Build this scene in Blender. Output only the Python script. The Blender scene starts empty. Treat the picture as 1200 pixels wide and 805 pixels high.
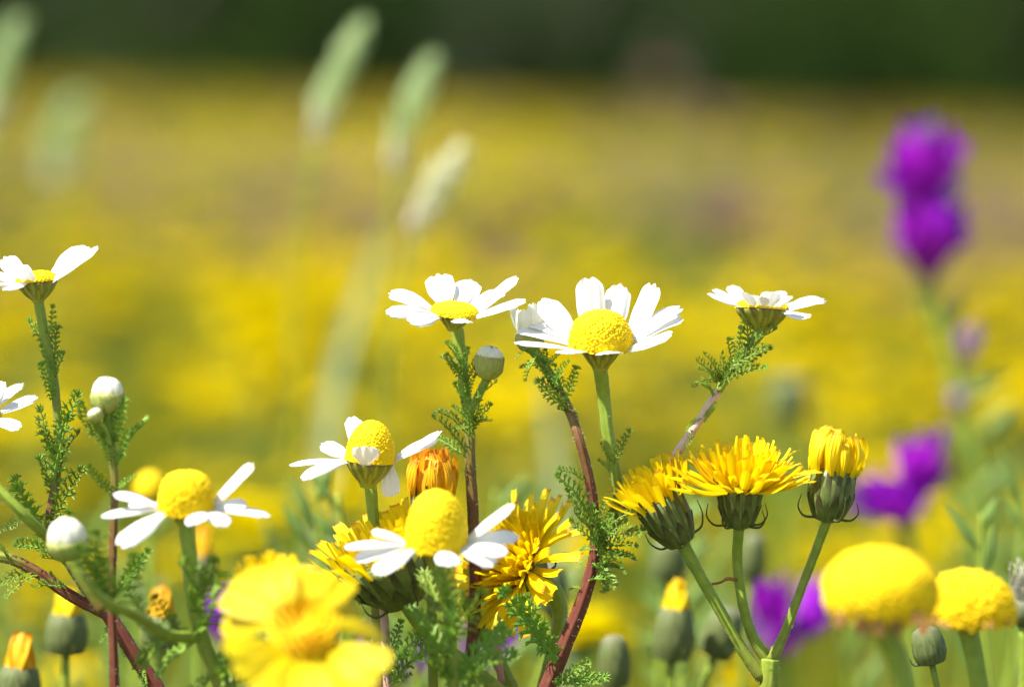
import bpy, math, random
import numpy as np
from mathutils import Vector, Matrix

# ------------------------------------------------------------------ camera, sky, sun, exposure
rnd = random.Random(7)
scene = bpy.context.scene
col = scene.collection
FOCAL, SENSOR = 100.0, 23.6
FPX = FOCAL / SENSOR * 1200.0                     # focal length in photo pixels
CAM = Vector((0.0, 0.0, 0.45))
PITCH, ROLL = math.radians(3.30), math.radians(2.0)
fwd = Vector((0, math.cos(PITCH), -math.sin(PITCH)))
up0 = Vector((0, math.sin(PITCH), math.cos(PITCH)))
rgt = Vector((1, 0, 0)) * math.cos(ROLL) + up0 * math.sin(ROLL)
upv = up0 * math.cos(ROLL) - Vector((1, 0, 0)) * math.sin(ROLL)
cd = bpy.data.cameras.new('camera')
cam = bpy.data.objects.new('camera', cd)
col.objects.link(cam)
cam.matrix_world = Matrix.Translation(CAM) @ Matrix((rgt, upv, -fwd)).transposed().to_4x4()
cd.lens, cd.sensor_width = FOCAL, SENSOR
cd.clip_start, cd.clip_end = 0.05, 2000
cd.dof.use_dof = True
cd.dof.focus_distance = 1.105
cd.dof.aperture_fstop = 3.9
scene.camera = cam

TO_SUN = Vector((-0.50, -0.20, 0.80)).normalized()
w = bpy.data.worlds.new('World'); scene.world = w; w.use_nodes = True
wn = w.node_tree
sky = wn.nodes.new('ShaderNodeTexSky'); sky.sky_type = 'NISHITA'; sky.sun_disc = False
sky.sun_elevation = math.asin(TO_SUN.z)
sky.sun_rotation = math.atan2(TO_SUN.x, TO_SUN.y)
bg = wn.nodes['Background']; bg.inputs['Strength'].default_value = 0.10
wn.links.new(sky.outputs[0], bg.inputs['Color'])
sd = bpy.data.lights.new('sun', 'SUN'); sd.energy = 4.8; sd.angle = math.radians(0.5); sd.color = (1, 0.95, 0.86)
so = bpy.data.objects.new('sun', sd); col.objects.link(so)
so.rotation_euler = TO_SUN.to_track_quat('Z', 'Y').to_euler()
vs = scene.view_settings
vs.view_transform = 'Standard'; vs.look = 'None'; vs.gamma = 1.0; vs.exposure = 1.25
vs.use_curve_mapping = False
try:
    scene.cycles.use_denoising = True
    scene.cycles.denoiser = 'OPENIMAGEDENOISE'
except Exception:
    pass
scene.cycles.max_bounces = 8
scene.cycles.transparent_max_bounces = 8
scene.cycles.sample_clamp_indirect = 8


def P(px, py, d):
    """world point seen at photo pixel (px, py), d metres in front of the lens"""
    return CAM + d * (fwd + (px - 600.0) / FPX * rgt - (py - 402.5) / FPX * upv)


# ------------------------------------------------------------------ materials
def new_mat(name):
    m = bpy.data.materials.new(name); m.use_nodes = True
    nt = m.node_tree; nt.nodes.clear()
    return m, nt, nt.nodes.new('ShaderNodeOutputMaterial')


def N(nt, t, **kw):
    n = nt.nodes.new(t)
    for k, v in kw.items():
        setattr(n, k, v)
    return n


def leafy(name, c1, c2, transl=0.3, rough=0.5, spec=0.4, nscale=300.0, tip=None, tip_at=(0.85, 1.0), root=None,
          uvmix=None, stripe=0.0, hue_rand=0.0, val_rand=0.0, bump=0.0, vroot=None, coord='Object', tcol=None):
    """thin or fleshy plant tissue: noise between two colours, optional colour at tip or root, translucent"""
    m, nt, out = new_mat(name)
    L = nt.links.new
    tc = N(nt, 'ShaderNodeTexCoord')
    nz = N(nt, 'ShaderNodeTexNoise'); nz.inputs['Scale'].default_value = nscale; nz.inputs['Detail'].default_value = 3
    L(tc.outputs[coord], nz.inputs['Vector'])
    ramp = N(nt, 'ShaderNodeMapRange'); ramp.inputs[1].default_value = 0.35; ramp.inputs[2].default_value = 0.65
    L(nz.outputs['Fac'], ramp.inputs[0])
    mix = N(nt, 'ShaderNodeMix', data_type='RGBA')
    mix.inputs[6].default_value = (*c1, 1); mix.inputs[7].default_value = (*c2, 1)
    L(ramp.outputs[0], mix.inputs[0])
    colr = mix.outputs[2]
    uv = N(nt, 'ShaderNodeUVMap'); uv.uv_map = 'UVMap'
    sp = N(nt, 'ShaderNodeSeparateXYZ'); L(uv.outputs[0], sp.inputs[0])
    oi = N(nt, 'ShaderNodeObjectInfo')
    for c, rng in ((tip, tip_at), (root, (0.3, 0.0)), (uvmix, (0.0, 1.0))):
        if c is None:
            continue
        mr = N(nt, 'ShaderNodeMapRange'); mr.inputs[1].default_value = rng[0]; mr.inputs[2].default_value = rng[1]
        L(sp.outputs[0], mr.inputs[0])
        fac = mr.outputs[0]
        if c is tip:
            mu = N(nt, 'ShaderNodeMath', operation='MULTIPLY'); L(fac, mu.inputs[0]); L(oi.outputs['Random'], mu.inputs[1])
            fac = mu.outputs[0]
        if c is uvmix:
            n2 = N(nt, 'ShaderNodeTexNoise'); n2.inputs['Scale'].default_value = 400; L(tc.outputs['Object'], n2.inputs['Vector'])
            ad = N(nt, 'ShaderNodeMath', operation='MULTIPLY_ADD'); L(n2.outputs['Fac'], ad.inputs[0])
            ad.inputs[1].default_value = 0.5; ad.inputs[2].default_value = -0.25
            a2 = N(nt, 'ShaderNodeMath', operation='ADD', use_clamp=True); L(fac, a2.inputs[0]); L(ad.outputs[0], a2.inputs[1])
            fac = a2.outputs[0]
        mm = N(nt, 'ShaderNodeMix', data_type='RGBA'); L(fac, mm.inputs[0]); L(colr, mm.inputs[6])
        mm.inputs[7].default_value = (*c, 1)
        colr = mm.outputs[2]
    if vroot:
        mr = N(nt, 'ShaderNodeMapRange'); mr.inputs[1].default_value = .62; mr.inputs[2].default_value = .1; mr.inputs[4].default_value = .75
        L(sp.outputs[1], mr.inputs[0])
        mm = N(nt, 'ShaderNodeMix', data_type='RGBA'); L(mr.outputs[0], mm.inputs[0]); L(colr, mm.inputs[6]); mm.inputs[7].default_value = (*vroot, 1)
        colr = mm.outputs[2]
    if hue_rand or val_rand:
        hs = N(nt, 'ShaderNodeHueSaturation'); L(colr, hs.inputs['Color'])
        a = N(nt, 'ShaderNodeMapRange'); L(oi.outputs['Random'], a.inputs[0])
        a.inputs[3].default_value = 0.5 - hue_rand; a.inputs[4].default_value = 0.5 + hue_rand
        L(a.outputs[0], hs.inputs['Hue'])
        b = N(nt, 'ShaderNodeMapRange'); L(oi.outputs['Random'], b.inputs[0])
        b.inputs[3].default_value = 1 - val_rand; b.inputs[4].default_value = 1 + val_rand
        L(b.outputs[0], hs.inputs['Value'])
        colr = hs.outputs[0]
    pr = N(nt, 'ShaderNodeBsdfPrincipled'); L(colr, pr.inputs['Base Color'])
    pr.inputs['Roughness'].default_value = rough; pr.inputs['Specular IOR Level'].default_value = spec
    if stripe or bump:
        bp = N(nt, 'ShaderNodeBump'); bp.inputs['Distance'].default_value = 0.0003
        if stripe:
            wv = N(nt, 'ShaderNodeMath', operation='SINE')
            ml = N(nt, 'ShaderNodeMath', operation='MULTIPLY'); L(sp.outputs[1], ml.inputs[0]); ml.inputs[1].default_value = stripe
            L(ml.outputs[0], wv.inputs[0]); L(wv.outputs[0], bp.inputs['Height']); bp.inputs['Strength'].default_value = 0.35
        else:
            L(nz.outputs['Fac'], bp.inputs['Height']); bp.inputs['Strength'].default_value = bump
        L(bp.outputs[0], pr.inputs['Normal'])
    if transl > 0:
        tr = N(nt, 'ShaderNodeBsdfTranslucent')
        if tcol:
            tr.inputs['Color'].default_value = (*tcol, 1)
        else:
            L(colr, tr.inputs['Color'])
        ms = N(nt, 'ShaderNodeMixShader'); ms.inputs[0].default_value = transl
        L(pr.outputs[0], ms.inputs[1]); L(tr.outputs[0], ms.inputs[2]); L(ms.outputs[0], out.inputs[0])
    else:
        L(pr.outputs[0], out.inputs[0])
    return m


M = dict(
    white=leafy('white_petal', (0.80, 0.80, 0.80), (0.84, 0.84, 0.82), 0.30, 0.55, 0.25, 200, stripe=20.0, root=(0.78, 0.79, 0.66)),
    disc=leafy('daisy_disc', (0.84, 0.56, 0.002), (0.78, 0.47, 0.002), 0.0, 0.6, 0.15, 900, uvmix=(0.86, 0.60, 0.004), vroot=(0.74, 0.53, 0.01)),
    ligule=leafy('yellow_ligule', (0.90, 0.71, 0.004), (0.88, 0.65, 0.002), 0.40, 0.5, 0.25, 260, tip=(0.60, 0.18, 0.02), tip_at=(0.90, 0.99), stripe=26.0, val_rand=0.06),
    orange=leafy('orange_ligule', (0.90, 0.54, 0.01), (0.86, 0.42, 0.008), 0.35, 0.5, 0.25, 300, tip=(0.55, 0.12, 0.02), tip_at=(0.75, 0.97), stripe=26.0),
    crown=leafy('crown_daisy_petal', (0.70, 0.55, 0.001), (0.66, 0.49, 0.001), 0.28, 0.5, 0.25, 150, stripe=30.0),
    crowndisc=leafy('crown_daisy_disc', (0.74, 0.47, 0.001), (0.68, 0.40, 0.001), 0.0, 0.6, 0.2, 900),
    olive=leafy('old_disc', (0.45, 0.33, 0.02), (0.32, 0.24, 0.03), 0.0, 0.7, 0.2, 700),
    stem=leafy('stem', (0.35, 0.45, 0.05), (0.27, 0.38, 0.04), 0.25, 0.5, 0.3, 500, uvmix=(0.20, 0.055, 0.035), stripe=40.0),
    pink=leafy('pink_stem', (0.62, 0.44, 0.34), (0.52, 0.34, 0.26), 0.0, 0.5, 0.4, 500, uvmix=(0.34, 0.14, 0.10)),
    leaf=leafy('feathery_leaf', (0.19, 0.33, 0.035), (0.28, 0.43, 0.05), 0.3, 0.5, 0.35, 350, val_rand=0.2, hue_rand=0.015),
    cup=leafy('flower_cup', (0.30, 0.36, 0.04), (0.38, 0.38, 0.05), 0.0, 0.5, 0.3, 400, bump=0.4, uvmix=(0.15, 0.11, 0.02)),
    budgreen=leafy('bud_cup', (0.26, 0.36, 0.06), (0.36, 0.45, 0.09), 0.0, 0.55, 0.3, 500, bump=0.5, uvmix=(0.30, 0.24, 0.08)),
    budwhite=leafy('bud_petals', (0.74, 0.75, 0.55), (0.80, 0.79, 0.68), 0.2, 0.5, 0.3, 300, root=(0.58, 0.58, 0.14)),
    hawkcup=leafy('hawkbit_cup', (0.10, 0.14, 0.03), (0.18, 0.21, 0.05), 0.0, 0.5, 0.4, 400, bump=0.3),
    bract=leafy('bract', (0.12, 0.16, 0.035), (0.08, 0.10, 0.02), 0.05, 0.5, 0.4, 400, uvmix=(0.045, 0.03, 0.012)),
    dkbud=leafy('dark_bud', (0.075, 0.11, 0.022), (0.11, 0.145, 0.03), 0.0, 0.6, 0.15, 400, uvmix=(0.16, 0.16, 0.10)),
    budbract=leafy('bud_bract', (0.085, 0.115, 0.025), (0.06, 0.09, 0.02), 0.0, 0.6, 0.2, 400, uvmix=(0.17, 0.18, 0.08)),
    dry=leafy('withered_petal', (0.36, 0.20, 0.05), (0.22, 0.11, 0.03), 0.2, 0.6, 0.2, 300),
    purple=leafy('purple_petal', (0.46, 0.01, 0.56), (0.36, 0.008, 0.50), 0.35, 0.5, 0.25, 120, root=(0.5, 0.06, 0.46)),
    violet=leafy('violet_petal', (0.34, 0.02, 0.64), (0.48, 0.02, 0.61), 0.35, 0.5, 0.25, 90),
    lilac=leafy('lilac_petal', (0.45, 0.22, 0.62), (0.5, 0.3, 0.55), 0.3, 0.5, 0.25, 120),
    ear=leafy('grass_ear', (0.60, 0.70, 0.36), (0.52, 0.66, 0.30), 0.45, 0.5, 0.3, 120, root=(0.85, 0.80, 0.66)),
    palear=leafy('pale_grass_ear', (0.80, 0.80, 0.56), (0.76, 0.76, 0.50), 0.45, 0.5, 0.3, 120, root=(0.85, 0.78, 0.62)),
    weed=leafy('weed_green', (0.22, 0.32, 0.06), (0.15, 0.25, 0.05), 0.35, 0.5, 0.3, 60),
    fuzzy=leafy('grey_hairs', (0.55, 0.52, 0.42), (0.42, 0.40, 0.30), 0.2, 0.6, 0.3, 300),
)


# ------------------------------------------------------------------ mesh building
class MB:
    def __init__(s):
        s.v, s.f, s.m, s.uv = [], [], [], []

    def grid(s, pts, uvs, nu, nv, mat=0, wrap=False):
        """pts: nu rows of nv points"""
        b = len(s.v)
        s.v.extend(pts); s.uv.extend(uvs)
        for i in range(nu - 1):
            for j in range(nv if wrap else nv - 1):
                j2 = (j + 1) % nv
                s.f.append((b + i * nv + j, b + i * nv + j2, b + (i + 1) * nv + j2, b + (i + 1) * nv + j)); s.m.append(mat)

    def poly(s, pts, uvs=None, mat=0):
        b = len(s.v); s.v.extend(pts); s.uv.extend(uvs or [(0.5, 0.5)] * len(pts))
        s.f.append(tuple(range(b, b + len(pts)))); s.m.append(mat)

    def tube(s, pts, rad, segs=8, mat=0, tint=None, cap=True, wob=0.0):
        pts = [Vector(p) for p in pts]
        n = len(pts)
        b = len(s.v)
        t0 = (pts[1] - pts[0]).normalized()
        ref = t0.orthogonal().normalized()
        for i in range(n):
            t = (pts[min(i + 1, n - 1)] - pts[max(i - 1, 0)])
            if t.length < 1e-9:
                t = t0
            t.normalize()
            ref = (ref - ref.dot(t) * t).normalized()
            bi = t.cross(ref)
            r = rad[i] if hasattr(rad, '__len__') else rad
            u = (tint[i] if tint else 0.0)
            for k in range(segs):
                a = 2 * math.pi * k / segs
                rr = r * (1 + (wob * rnd.uniform(-1, 1) if wob else 0))
                s.v.append(pts[i] + rr * (math.cos(a) * ref + math.sin(a) * bi)); s.uv.append((u, k / segs))
        for i in range(n - 1):
            for k in range(segs):
                k2 = (k + 1) % segs
                s.f.append((b + i * segs + k, b + i * segs + k2, b + (i + 1) * segs + k2, b + (i + 1) * segs + k)); s.m.append(mat)
        if cap:
            s.f.append(tuple(b + k for k in reversed(range(segs)))); s.m.append(mat)
            s.f.append(tuple(b + (n - 1) * segs + k for k in range(segs))); s.m.append(mat)

    def lathe(s, prof, segs=24, mat=0, ribs=0, ribamp=0.0, uvs=None, close_top=False, close_bottom=False):
        """prof: list of (radius, z)"""
        pts, uv = [], []
        n = len(prof)
        for i, (r, z) in enumerate(prof):
            for k in range(segs):
                a = 2 * math.pi * k / segs
                rr = r * (1 + ribamp * math.cos(ribs * a)) if ribs else r
                pts.append(Vector((rr * math.cos(a), rr * math.sin(a), z)))
                uv.append(((uvs[i] if uvs else i / (n - 1)), k / segs))
        b = len(s.v)
        s.grid(pts, uv, n, segs, mat, True)
        if close_top:
            s.f.append(tuple(b + (n - 1) * segs + k for k in range(segs))); s.m.append(mat)
        if close_bottom:
            s.f.append(tuple(b + k for k in reversed(range(segs)))); s.m.append(mat)

    def mesh(s, name, mats, smooth=True):
        me = bpy.data.meshes.new(name)
        me.from_pydata([tuple(p) for p in s.v], [], s.f)
        for m in mats:
            me.materials.append(m)
        me.polygons.foreach_set('material_index', s.m)
        uvl = me.uv_layers.new(name='UVMap')
        li = np.empty(len(me.loops), dtype=np.int32); me.loops.foreach_get('vertex_index', li)
        uvl.data.foreach_set('uv', np.asarray(s.uv, dtype=np.float32)[li].ravel())
        if smooth:
            me.polygons.foreach_set('use_smooth', [True] * len(me.polygons))
        me.update()
        return me


def link(name, me, parent=None, mw=None, pw=None):
    """me as an object called name; mw its world matrix, pw the world matrix of its parent"""
    o = bpy.data.objects.new(name, me); col.objects.link(o)
    if parent is not None:
        o.parent = parent
    if mw is not None:
        o.matrix_basis = (pw.inverted() @ mw) if pw is not None else mw
    return o


class Thing:
    def __init__(s, name, label, cat, base, group=None):
        s.o = bpy.data.objects.new(name, None); col.objects.link(s.o)
        s.o.empty_display_size = 0.01
        s.w = Matrix.Translation(base); s.o.matrix_basis = s.w
        s.o['label'] = label; s.o['category'] = cat
        if group:
            s.o['group'] = group

    def part(s, name, me, mw=None):
        return link(name, me, s.o, mw if mw is not None else Matrix.Identity(4), s.w)


def tag(o, label=None, cat=None, group=None, kind=None):
    for k, v in (('label', label), ('category', cat), ('group', group), ('kind', kind)):
        if v:
            o[k] = v
    return o


def smooth_path(pts, sub=6):
    """Catmull-Rom through the points; each point may carry extra values"""
    p = [np.array(q, dtype=float) for q in pts]
    out = []
    t = [0.0]
    for i in range(1, len(p)):
        t.append(t[-1] + max(1e-9, float(np.linalg.norm((p[i] - p[i - 1])[:3]))))
    n = len(p)
    tan = []
    for i in range(n):
        if i == 0:
            tan.append((p[1] - p[0]) / (t[1] - t[0]))
        elif i == n - 1:
            tan.append((p[i] - p[i - 1]) / (t[i] - t[i - 1]))
        else:
            h0, h1 = t[i] - t[i - 1], t[i + 1] - t[i]
            tan.append(((p[i] - p[i - 1]) / h0 * h1 + (p[i + 1] - p[i]) / h1 * h0) / (h0 + h1))
    for i in range(n - 1):
        h = t[i + 1] - t[i]
        for k in range(sub):
            q = k / sub
            out.append((2 * q ** 3 - 3 * q * q + 1) * p[i] + (q ** 3 - 2 * q * q + q) * h * tan[i] + (3 * q * q - 2 * q ** 3) * p[i + 1] + (q ** 3 - q * q) * h * tan[i + 1])
    out.append(p[-1])
    return [[float(v) for v in q] for q in out]


def finterp(*a):
    return float(np.interp(*a))


def frame(origin, axis):
    z = Vector(axis).normalized()
    x = Vector((1, 0, 0)) - z * z.x
    if x.length < 0.2:
        x = Vector((0, 1, 0)) - z * z.y
    x.normalize()
    y = z.cross(x)
    m = Matrix((x, y, z)).transposed().to_4x4()
    m.translation = origin
    return m


def petal_mesh(L, W, bow=0.08, cup=0.12, notch=0.10, notches=(-0.35, 0.35), base=0.4, blunt=0.10, mat='white', nu=14, nv=13, tipw=1.0, wave=0.0):
    b = MB(); pts, uv = [], []
    for i in range(nu):
        u = i / (nu - 1)
        t = min(u / 0.55, 1.0); t = t * t * (3 - 2 * t)
        hw = 0.5 * W * (base + (1 - base) * t) * (1 - (1 - tipw) * max(0, (u - 0.5) * 2))
        for j in range(nv):
            v = -1 + 2 * j / (nv - 1)
            cut = blunt * abs(v) ** 2.2 + sum(notch * math.exp(-((v - q) / 0.22) ** 2) for q in notches)
            x = L * u * (1 - u ** 5 * cut)
            rnd_w = math.sqrt(max(0.0, 1 - max(0, (u - 0.80) / 0.2) ** 2 * 0.45))
            y = hw * v * rnd_w
            z = bow * L * 4 * u * (1 - u) - cup * W * v * v * (0.4 + 0.6 * math.sin(math.pi * min(u * 1.1, 1))) + 0.012 * W * math.cos(3 * math.pi * v) * min(1, 3 * u)
            z += wave * W * math.sin(5 * u + 2 * v)
            pts.append(Vector((x, y, z))); uv.append((u, 0.5 + 0.5 * v))
    b.grid(pts, uv, nu, nv)
    return b.mesh('petal', [M[mat]])


def disc_mesh(R, H, n=300, mat='disc', e=2.0, amp=0.05, seed=0, segs=260, rows=110, dimple=0.0, under=0.0):
    n = int(n * 2.1)
    """a dome covered with spiral florets, as one surface"""
    ga = math.pi * (3 - math.sqrt(5))
    t = np.linspace(0.0, 1.0, rows)
    # t: 0 top .. 1 rim
    ang = t * math.pi / 2 * (1 + under)
    rr = R * np.sin(ang) ** (2 / e)
    zz = H * np.sign(np.cos(ang)) * np.abs(np.cos(ang)) ** (2 / e) - dimple * H * np.exp(-(rr / (0.3 * R)) ** 2)
    k = np.arange(n)
    ft = np.sqrt((k + 0.5) / n)
    def dome(tt):
        a = tt * math.pi / 2 * (1 + under)
        return R * np.sin(a) ** (2 / e), H * np.sign(np.cos(a)) * np.abs(np.cos(a)) ** (2 / e) - dimple * H * np.exp(-((R * np.sin(a) ** (2 / e)) / (0.3 * R)) ** 2)
    # spread florets evenly by area
    area = np.cumsum(np.r_[0, 0.5 * (rr[1:] + rr[:-1]) * np.hypot(np.diff(rr), np.diff(zz))])
    ft = np.interp((k + 0.5) / n * area[-1], area, t)
    fr, fz = dome(ft)
    fx, fy = fr * np.cos(k * ga), fr * np.sin(k * ga)
    th = np.arange(segs) * 2 * math.pi / segs
    X = rr[:, None] * np.cos(th); Y = rr[:, None] * np.sin(th); Z = np.repeat(zz[:, None], segs, 1)
    V = np.stack([X, Y, Z], -1).reshape(-1, 3)
    F = np.stack([fx, fy, fz], -1) + np.random.RandomState(seed + 50).normal(size=(n, 3)) * .16 * math.sqrt(area[-1] * 2 * math.pi / n)
    d = np.full(len(V), 1e9)
    own = np.zeros(len(V), dtype=int)
    for i0 in range(0, len(V), 1000):
        q = ((V[i0:i0 + 1000, None] - F[None]) ** 2).sum(-1)
        own[i0:i0 + 1000] = q.argmin(1); d[i0:i0 + 1000] = np.sqrt(q.min(1))
    sp = math.sqrt(area[-1] * 2 * math.pi / n)
    rs = np.random.RandomState(seed); hvar = rs.uniform(0.5, 1.5, n)
    bmp = np.exp(-(d / (0.42 * sp)) ** 2) * hvar[own] * (.8 + .5 * np.repeat(t, segs))
    nrm = V / np.array([R * R, R * R, H * H]); nrm /= np.linalg.norm(nrm, axis=1)[:, None] + 1e-12
    V = V + nrm * (amp * R * bmp)[:, None]
    b = MB()
    b.grid([Vector(p) for p in V], [(float(x), float(y)) for x, y in zip(rs.uniform(0, 1, n)[own], np.repeat(t, segs))], rows, segs, 0, True)
    return b.mesh('disc', [M[mat]])


def feather_mesh(seed, pairs=9, lob=3, fold=0.5, width=0.26):
    """feathery chamomile leaf of unit length along +X"""
    r = random.Random(seed); b = MB()
    spine = [Vector((t, 0.03 * math.sin(3 * t + seed), 0.10 * math.sin(math.pi * t * 0.9) * r.uniform(.6, 1.2))) for t in np.linspace(0, 1, 9)]
    b.tube(spine, [0.030 - 0.018 * i / 8 for i in range(9)], 5)
    def blade(o, d, L, W, nrm):
        s = d.cross(nrm).normalized() * W
        n2 = nrm * W * 0.55
        m1 = o + d * L * 0.5 + nrm * L * 0.05
        tipp = o + d * L + nrm * L * 0.12
        q = [o - s * .5, o + s * .5, m1 + s * .8, m1 - s * .8, m1 + n2, o + n2 * .5]
        i0 = len(b.v)
        b.v.extend(q + [tipp]); b.uv.extend([(0.3, 0.5)] * 7)
        for f in ((0, 3, 4, 5), (5, 4, 2, 1), (3, 6, 4), (4, 6, 2), (0, 1, 2, 3), (3, 2, 6)):
            b.f.append(tuple(i0 + k for k in f)); b.m.append(0)
    for i in range(pairs):
        t = 0.06 + 0.9 * i / (pairs - 1)
        k = t * 8; i0 = min(int(k), 7); o = spine[i0].lerp(spine[i0 + 1], k - i0)
        for sgn in (-1, 1):
            ln = width * (0.55 + 0.6 * math.sin(math.pi * (0.15 + 0.75 * t))) * r.uniform(.8, 1.2)
            d = Vector((0.75 + 0.3 * t, sgn * r.uniform(.75, 1.0), fold * r.uniform(.5, 1.4))).normalized()
            nrm = Vector((-0.4, -sgn * 0.3, 1)).normalized()
            nrm = (nrm - d * nrm.dot(d)).normalized()
            blade(o, d, ln, 0.034, nrm)
            side = d.cross(nrm).normalized()
            for q in range(lob):
                a = (-1) ** q * r.uniform(.45, .9)
                d2 = (d * math.cos(a) + side * math.sin(a) + nrm * r.uniform(-.1, .5)).normalized()
                n2 = (nrm - d2 * nrm.dot(d2)).normalized()
                blade(o + d * ln * r.uniform(.25, .6), d2, ln * r.uniform(.4, .6), 0.030, n2)
    for a in (-.8, -.3, .25, .75):
        d = Vector((math.cos(a), math.sin(a), 0.2)).normalized()
        blade(spine[-1], d, 0.15, 0.026, Vector((0, 0, 1)))
    return b.mesh('leaf', [M['leaf']], smooth=False)


FEATHER = [feather_mesh(i, pairs=7 + i % 3, lob=2, fold=.3 + .2 * (i % 3), width=.19 + .03 * (i % 3)) for i in range(6)]


def leaf(T, bx, by, tx, ty, d, dd=0.0, roll=None, sc=1.0, name='leaf'):
    """feathery leaf from pixel (bx,by) to (tx,ty) at depth d, tip dd metres farther"""
    a, c = P(bx, by, d), P(tx, ty, d + dd)
    x = (c - a); L = x.length; x.normalize()
    z = Vector((rnd.uniform(-.6, .6), rnd.uniform(-1, -.2), rnd.uniform(.2, 1)))
    if roll is not None:
        z = Vector(roll)
    z = (z - x * z.dot(x)).normalized(); y = z.cross(x)
    m = Matrix((x, y * sc, z * sc)).transposed().to_4x4()
    m = Matrix.Translation(a) @ Matrix((x, y, z)).transposed().to_4x4() @ Matrix.Diagonal((L, L * sc, L * sc, 1))
    T.part(name, rnd.choice(FEATHER), m)


def tuft(T, cx, cy, d, n, ln, spread=math.pi, up=-math.pi / 2):
    """cluster of feathery leaves round a node"""
    for i in range(n):
        a = up + spread * (i / max(n - 1, 1) - .5) + rnd.uniform(-.25, .25)
        l = ln * rnd.uniform(.75, 1.2)
        leaf(T, cx, cy, cx + l * math.cos(a), cy + l * math.sin(a), d, rnd.uniform(-.004, .003))


SNAP = []


def stem(T, path, mat='stem', name='stem', ground=False, segs=10, hairs=1.0):
    """path: (px, py, depth, radius px, red tint); ground continues it to the soil at the thing's base"""
    raw = []
    for (x, y, d, r, t) in path:
        p = P(x, y, d); raw.append((p.x, p.y, p.z, r * d / FPX, t))
    if SNAP:
        near = min(SNAP, key=lambda v: (v - Vector(raw[0][:3])).length)
        if (near - Vector(raw[0][:3])).length < .0065:
            raw[0] = (near.x, near.y, near.z) + tuple(raw[0][3:])
    if ground:
        q = raw[-1]; g = T.w.translation
        raw.append(((q[0] * .5 + g.x * .5), (q[1] * .5 + g.y * .5), q[2] * .5, q[3] * 1.05, q[4]))
        raw.append((g.x, g.y, -0.004, q[3] * 1.1, q[4]))
    sm = smooth_path(raw, 7)
    b = MB()
    b.tube([Vector(q[:3]) for q in sm], [q[3] for q in sm], segs, 0, [max(0, min(1, q[4])) for q in sm], wob=0.05)
    if hairs and abs(path[0][2] - 1.105) < .05:
        for i in range(len(sm) - 1):
            a, c = Vector(sm[i][:3]), Vector(sm[i + 1][:3]); ln = (c - a).length
            if a.z < .26:
                break
            t = (c - a).normalized(); o1 = t.orthogonal().normalized(); o2 = t.cross(o1)
            for k in range(int(ln / .00022)):
                q = rnd.uniform(0, 6.283); rad = o1 * math.cos(q) + o2 * math.sin(q)
                p = a.lerp(c, rnd.random()) + rad * sm[i][3] * .95; L = rnd.uniform(.0003, .0010) * hairs
                e = p + rad * L + t * L * rnd.uniform(-.6, .6); w_ = t * .00007
                b.poly([p - w_, p + w_, e], [(.5, .5)] * 3, 1)
    return T.part(name, b.mesh(name, [M[mat], M['fuzzy']]))


def ground_below(px, py, d, drift=(0, 0)):
    p = P(px, py, d)
    return Vector((p.x + drift[0], p.y + drift[1], 0))


def solve_petal(HM, c, rim, tx, ty, side, L):
    """root, direction and length of a petal of a head whose tip is seen at (tx,ty)"""
    d = (P(tx, ty, 1.0) - CAM).normalized()
    inv = HM.inverted()
    b = c.copy()
    for _ in range(8):
        t = d.dot(b - CAM); q = CAM + d * t; h = (q - b).length
        tip = q if h >= L else CAM + d * (t + side * math.sqrt(L * L - h * h))
        v = inv @ tip
        a = math.atan2(v.y, v.x)
        b = HM @ Vector((rim * math.cos(a), rim * math.sin(a), 0))
    return b, tip


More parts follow.
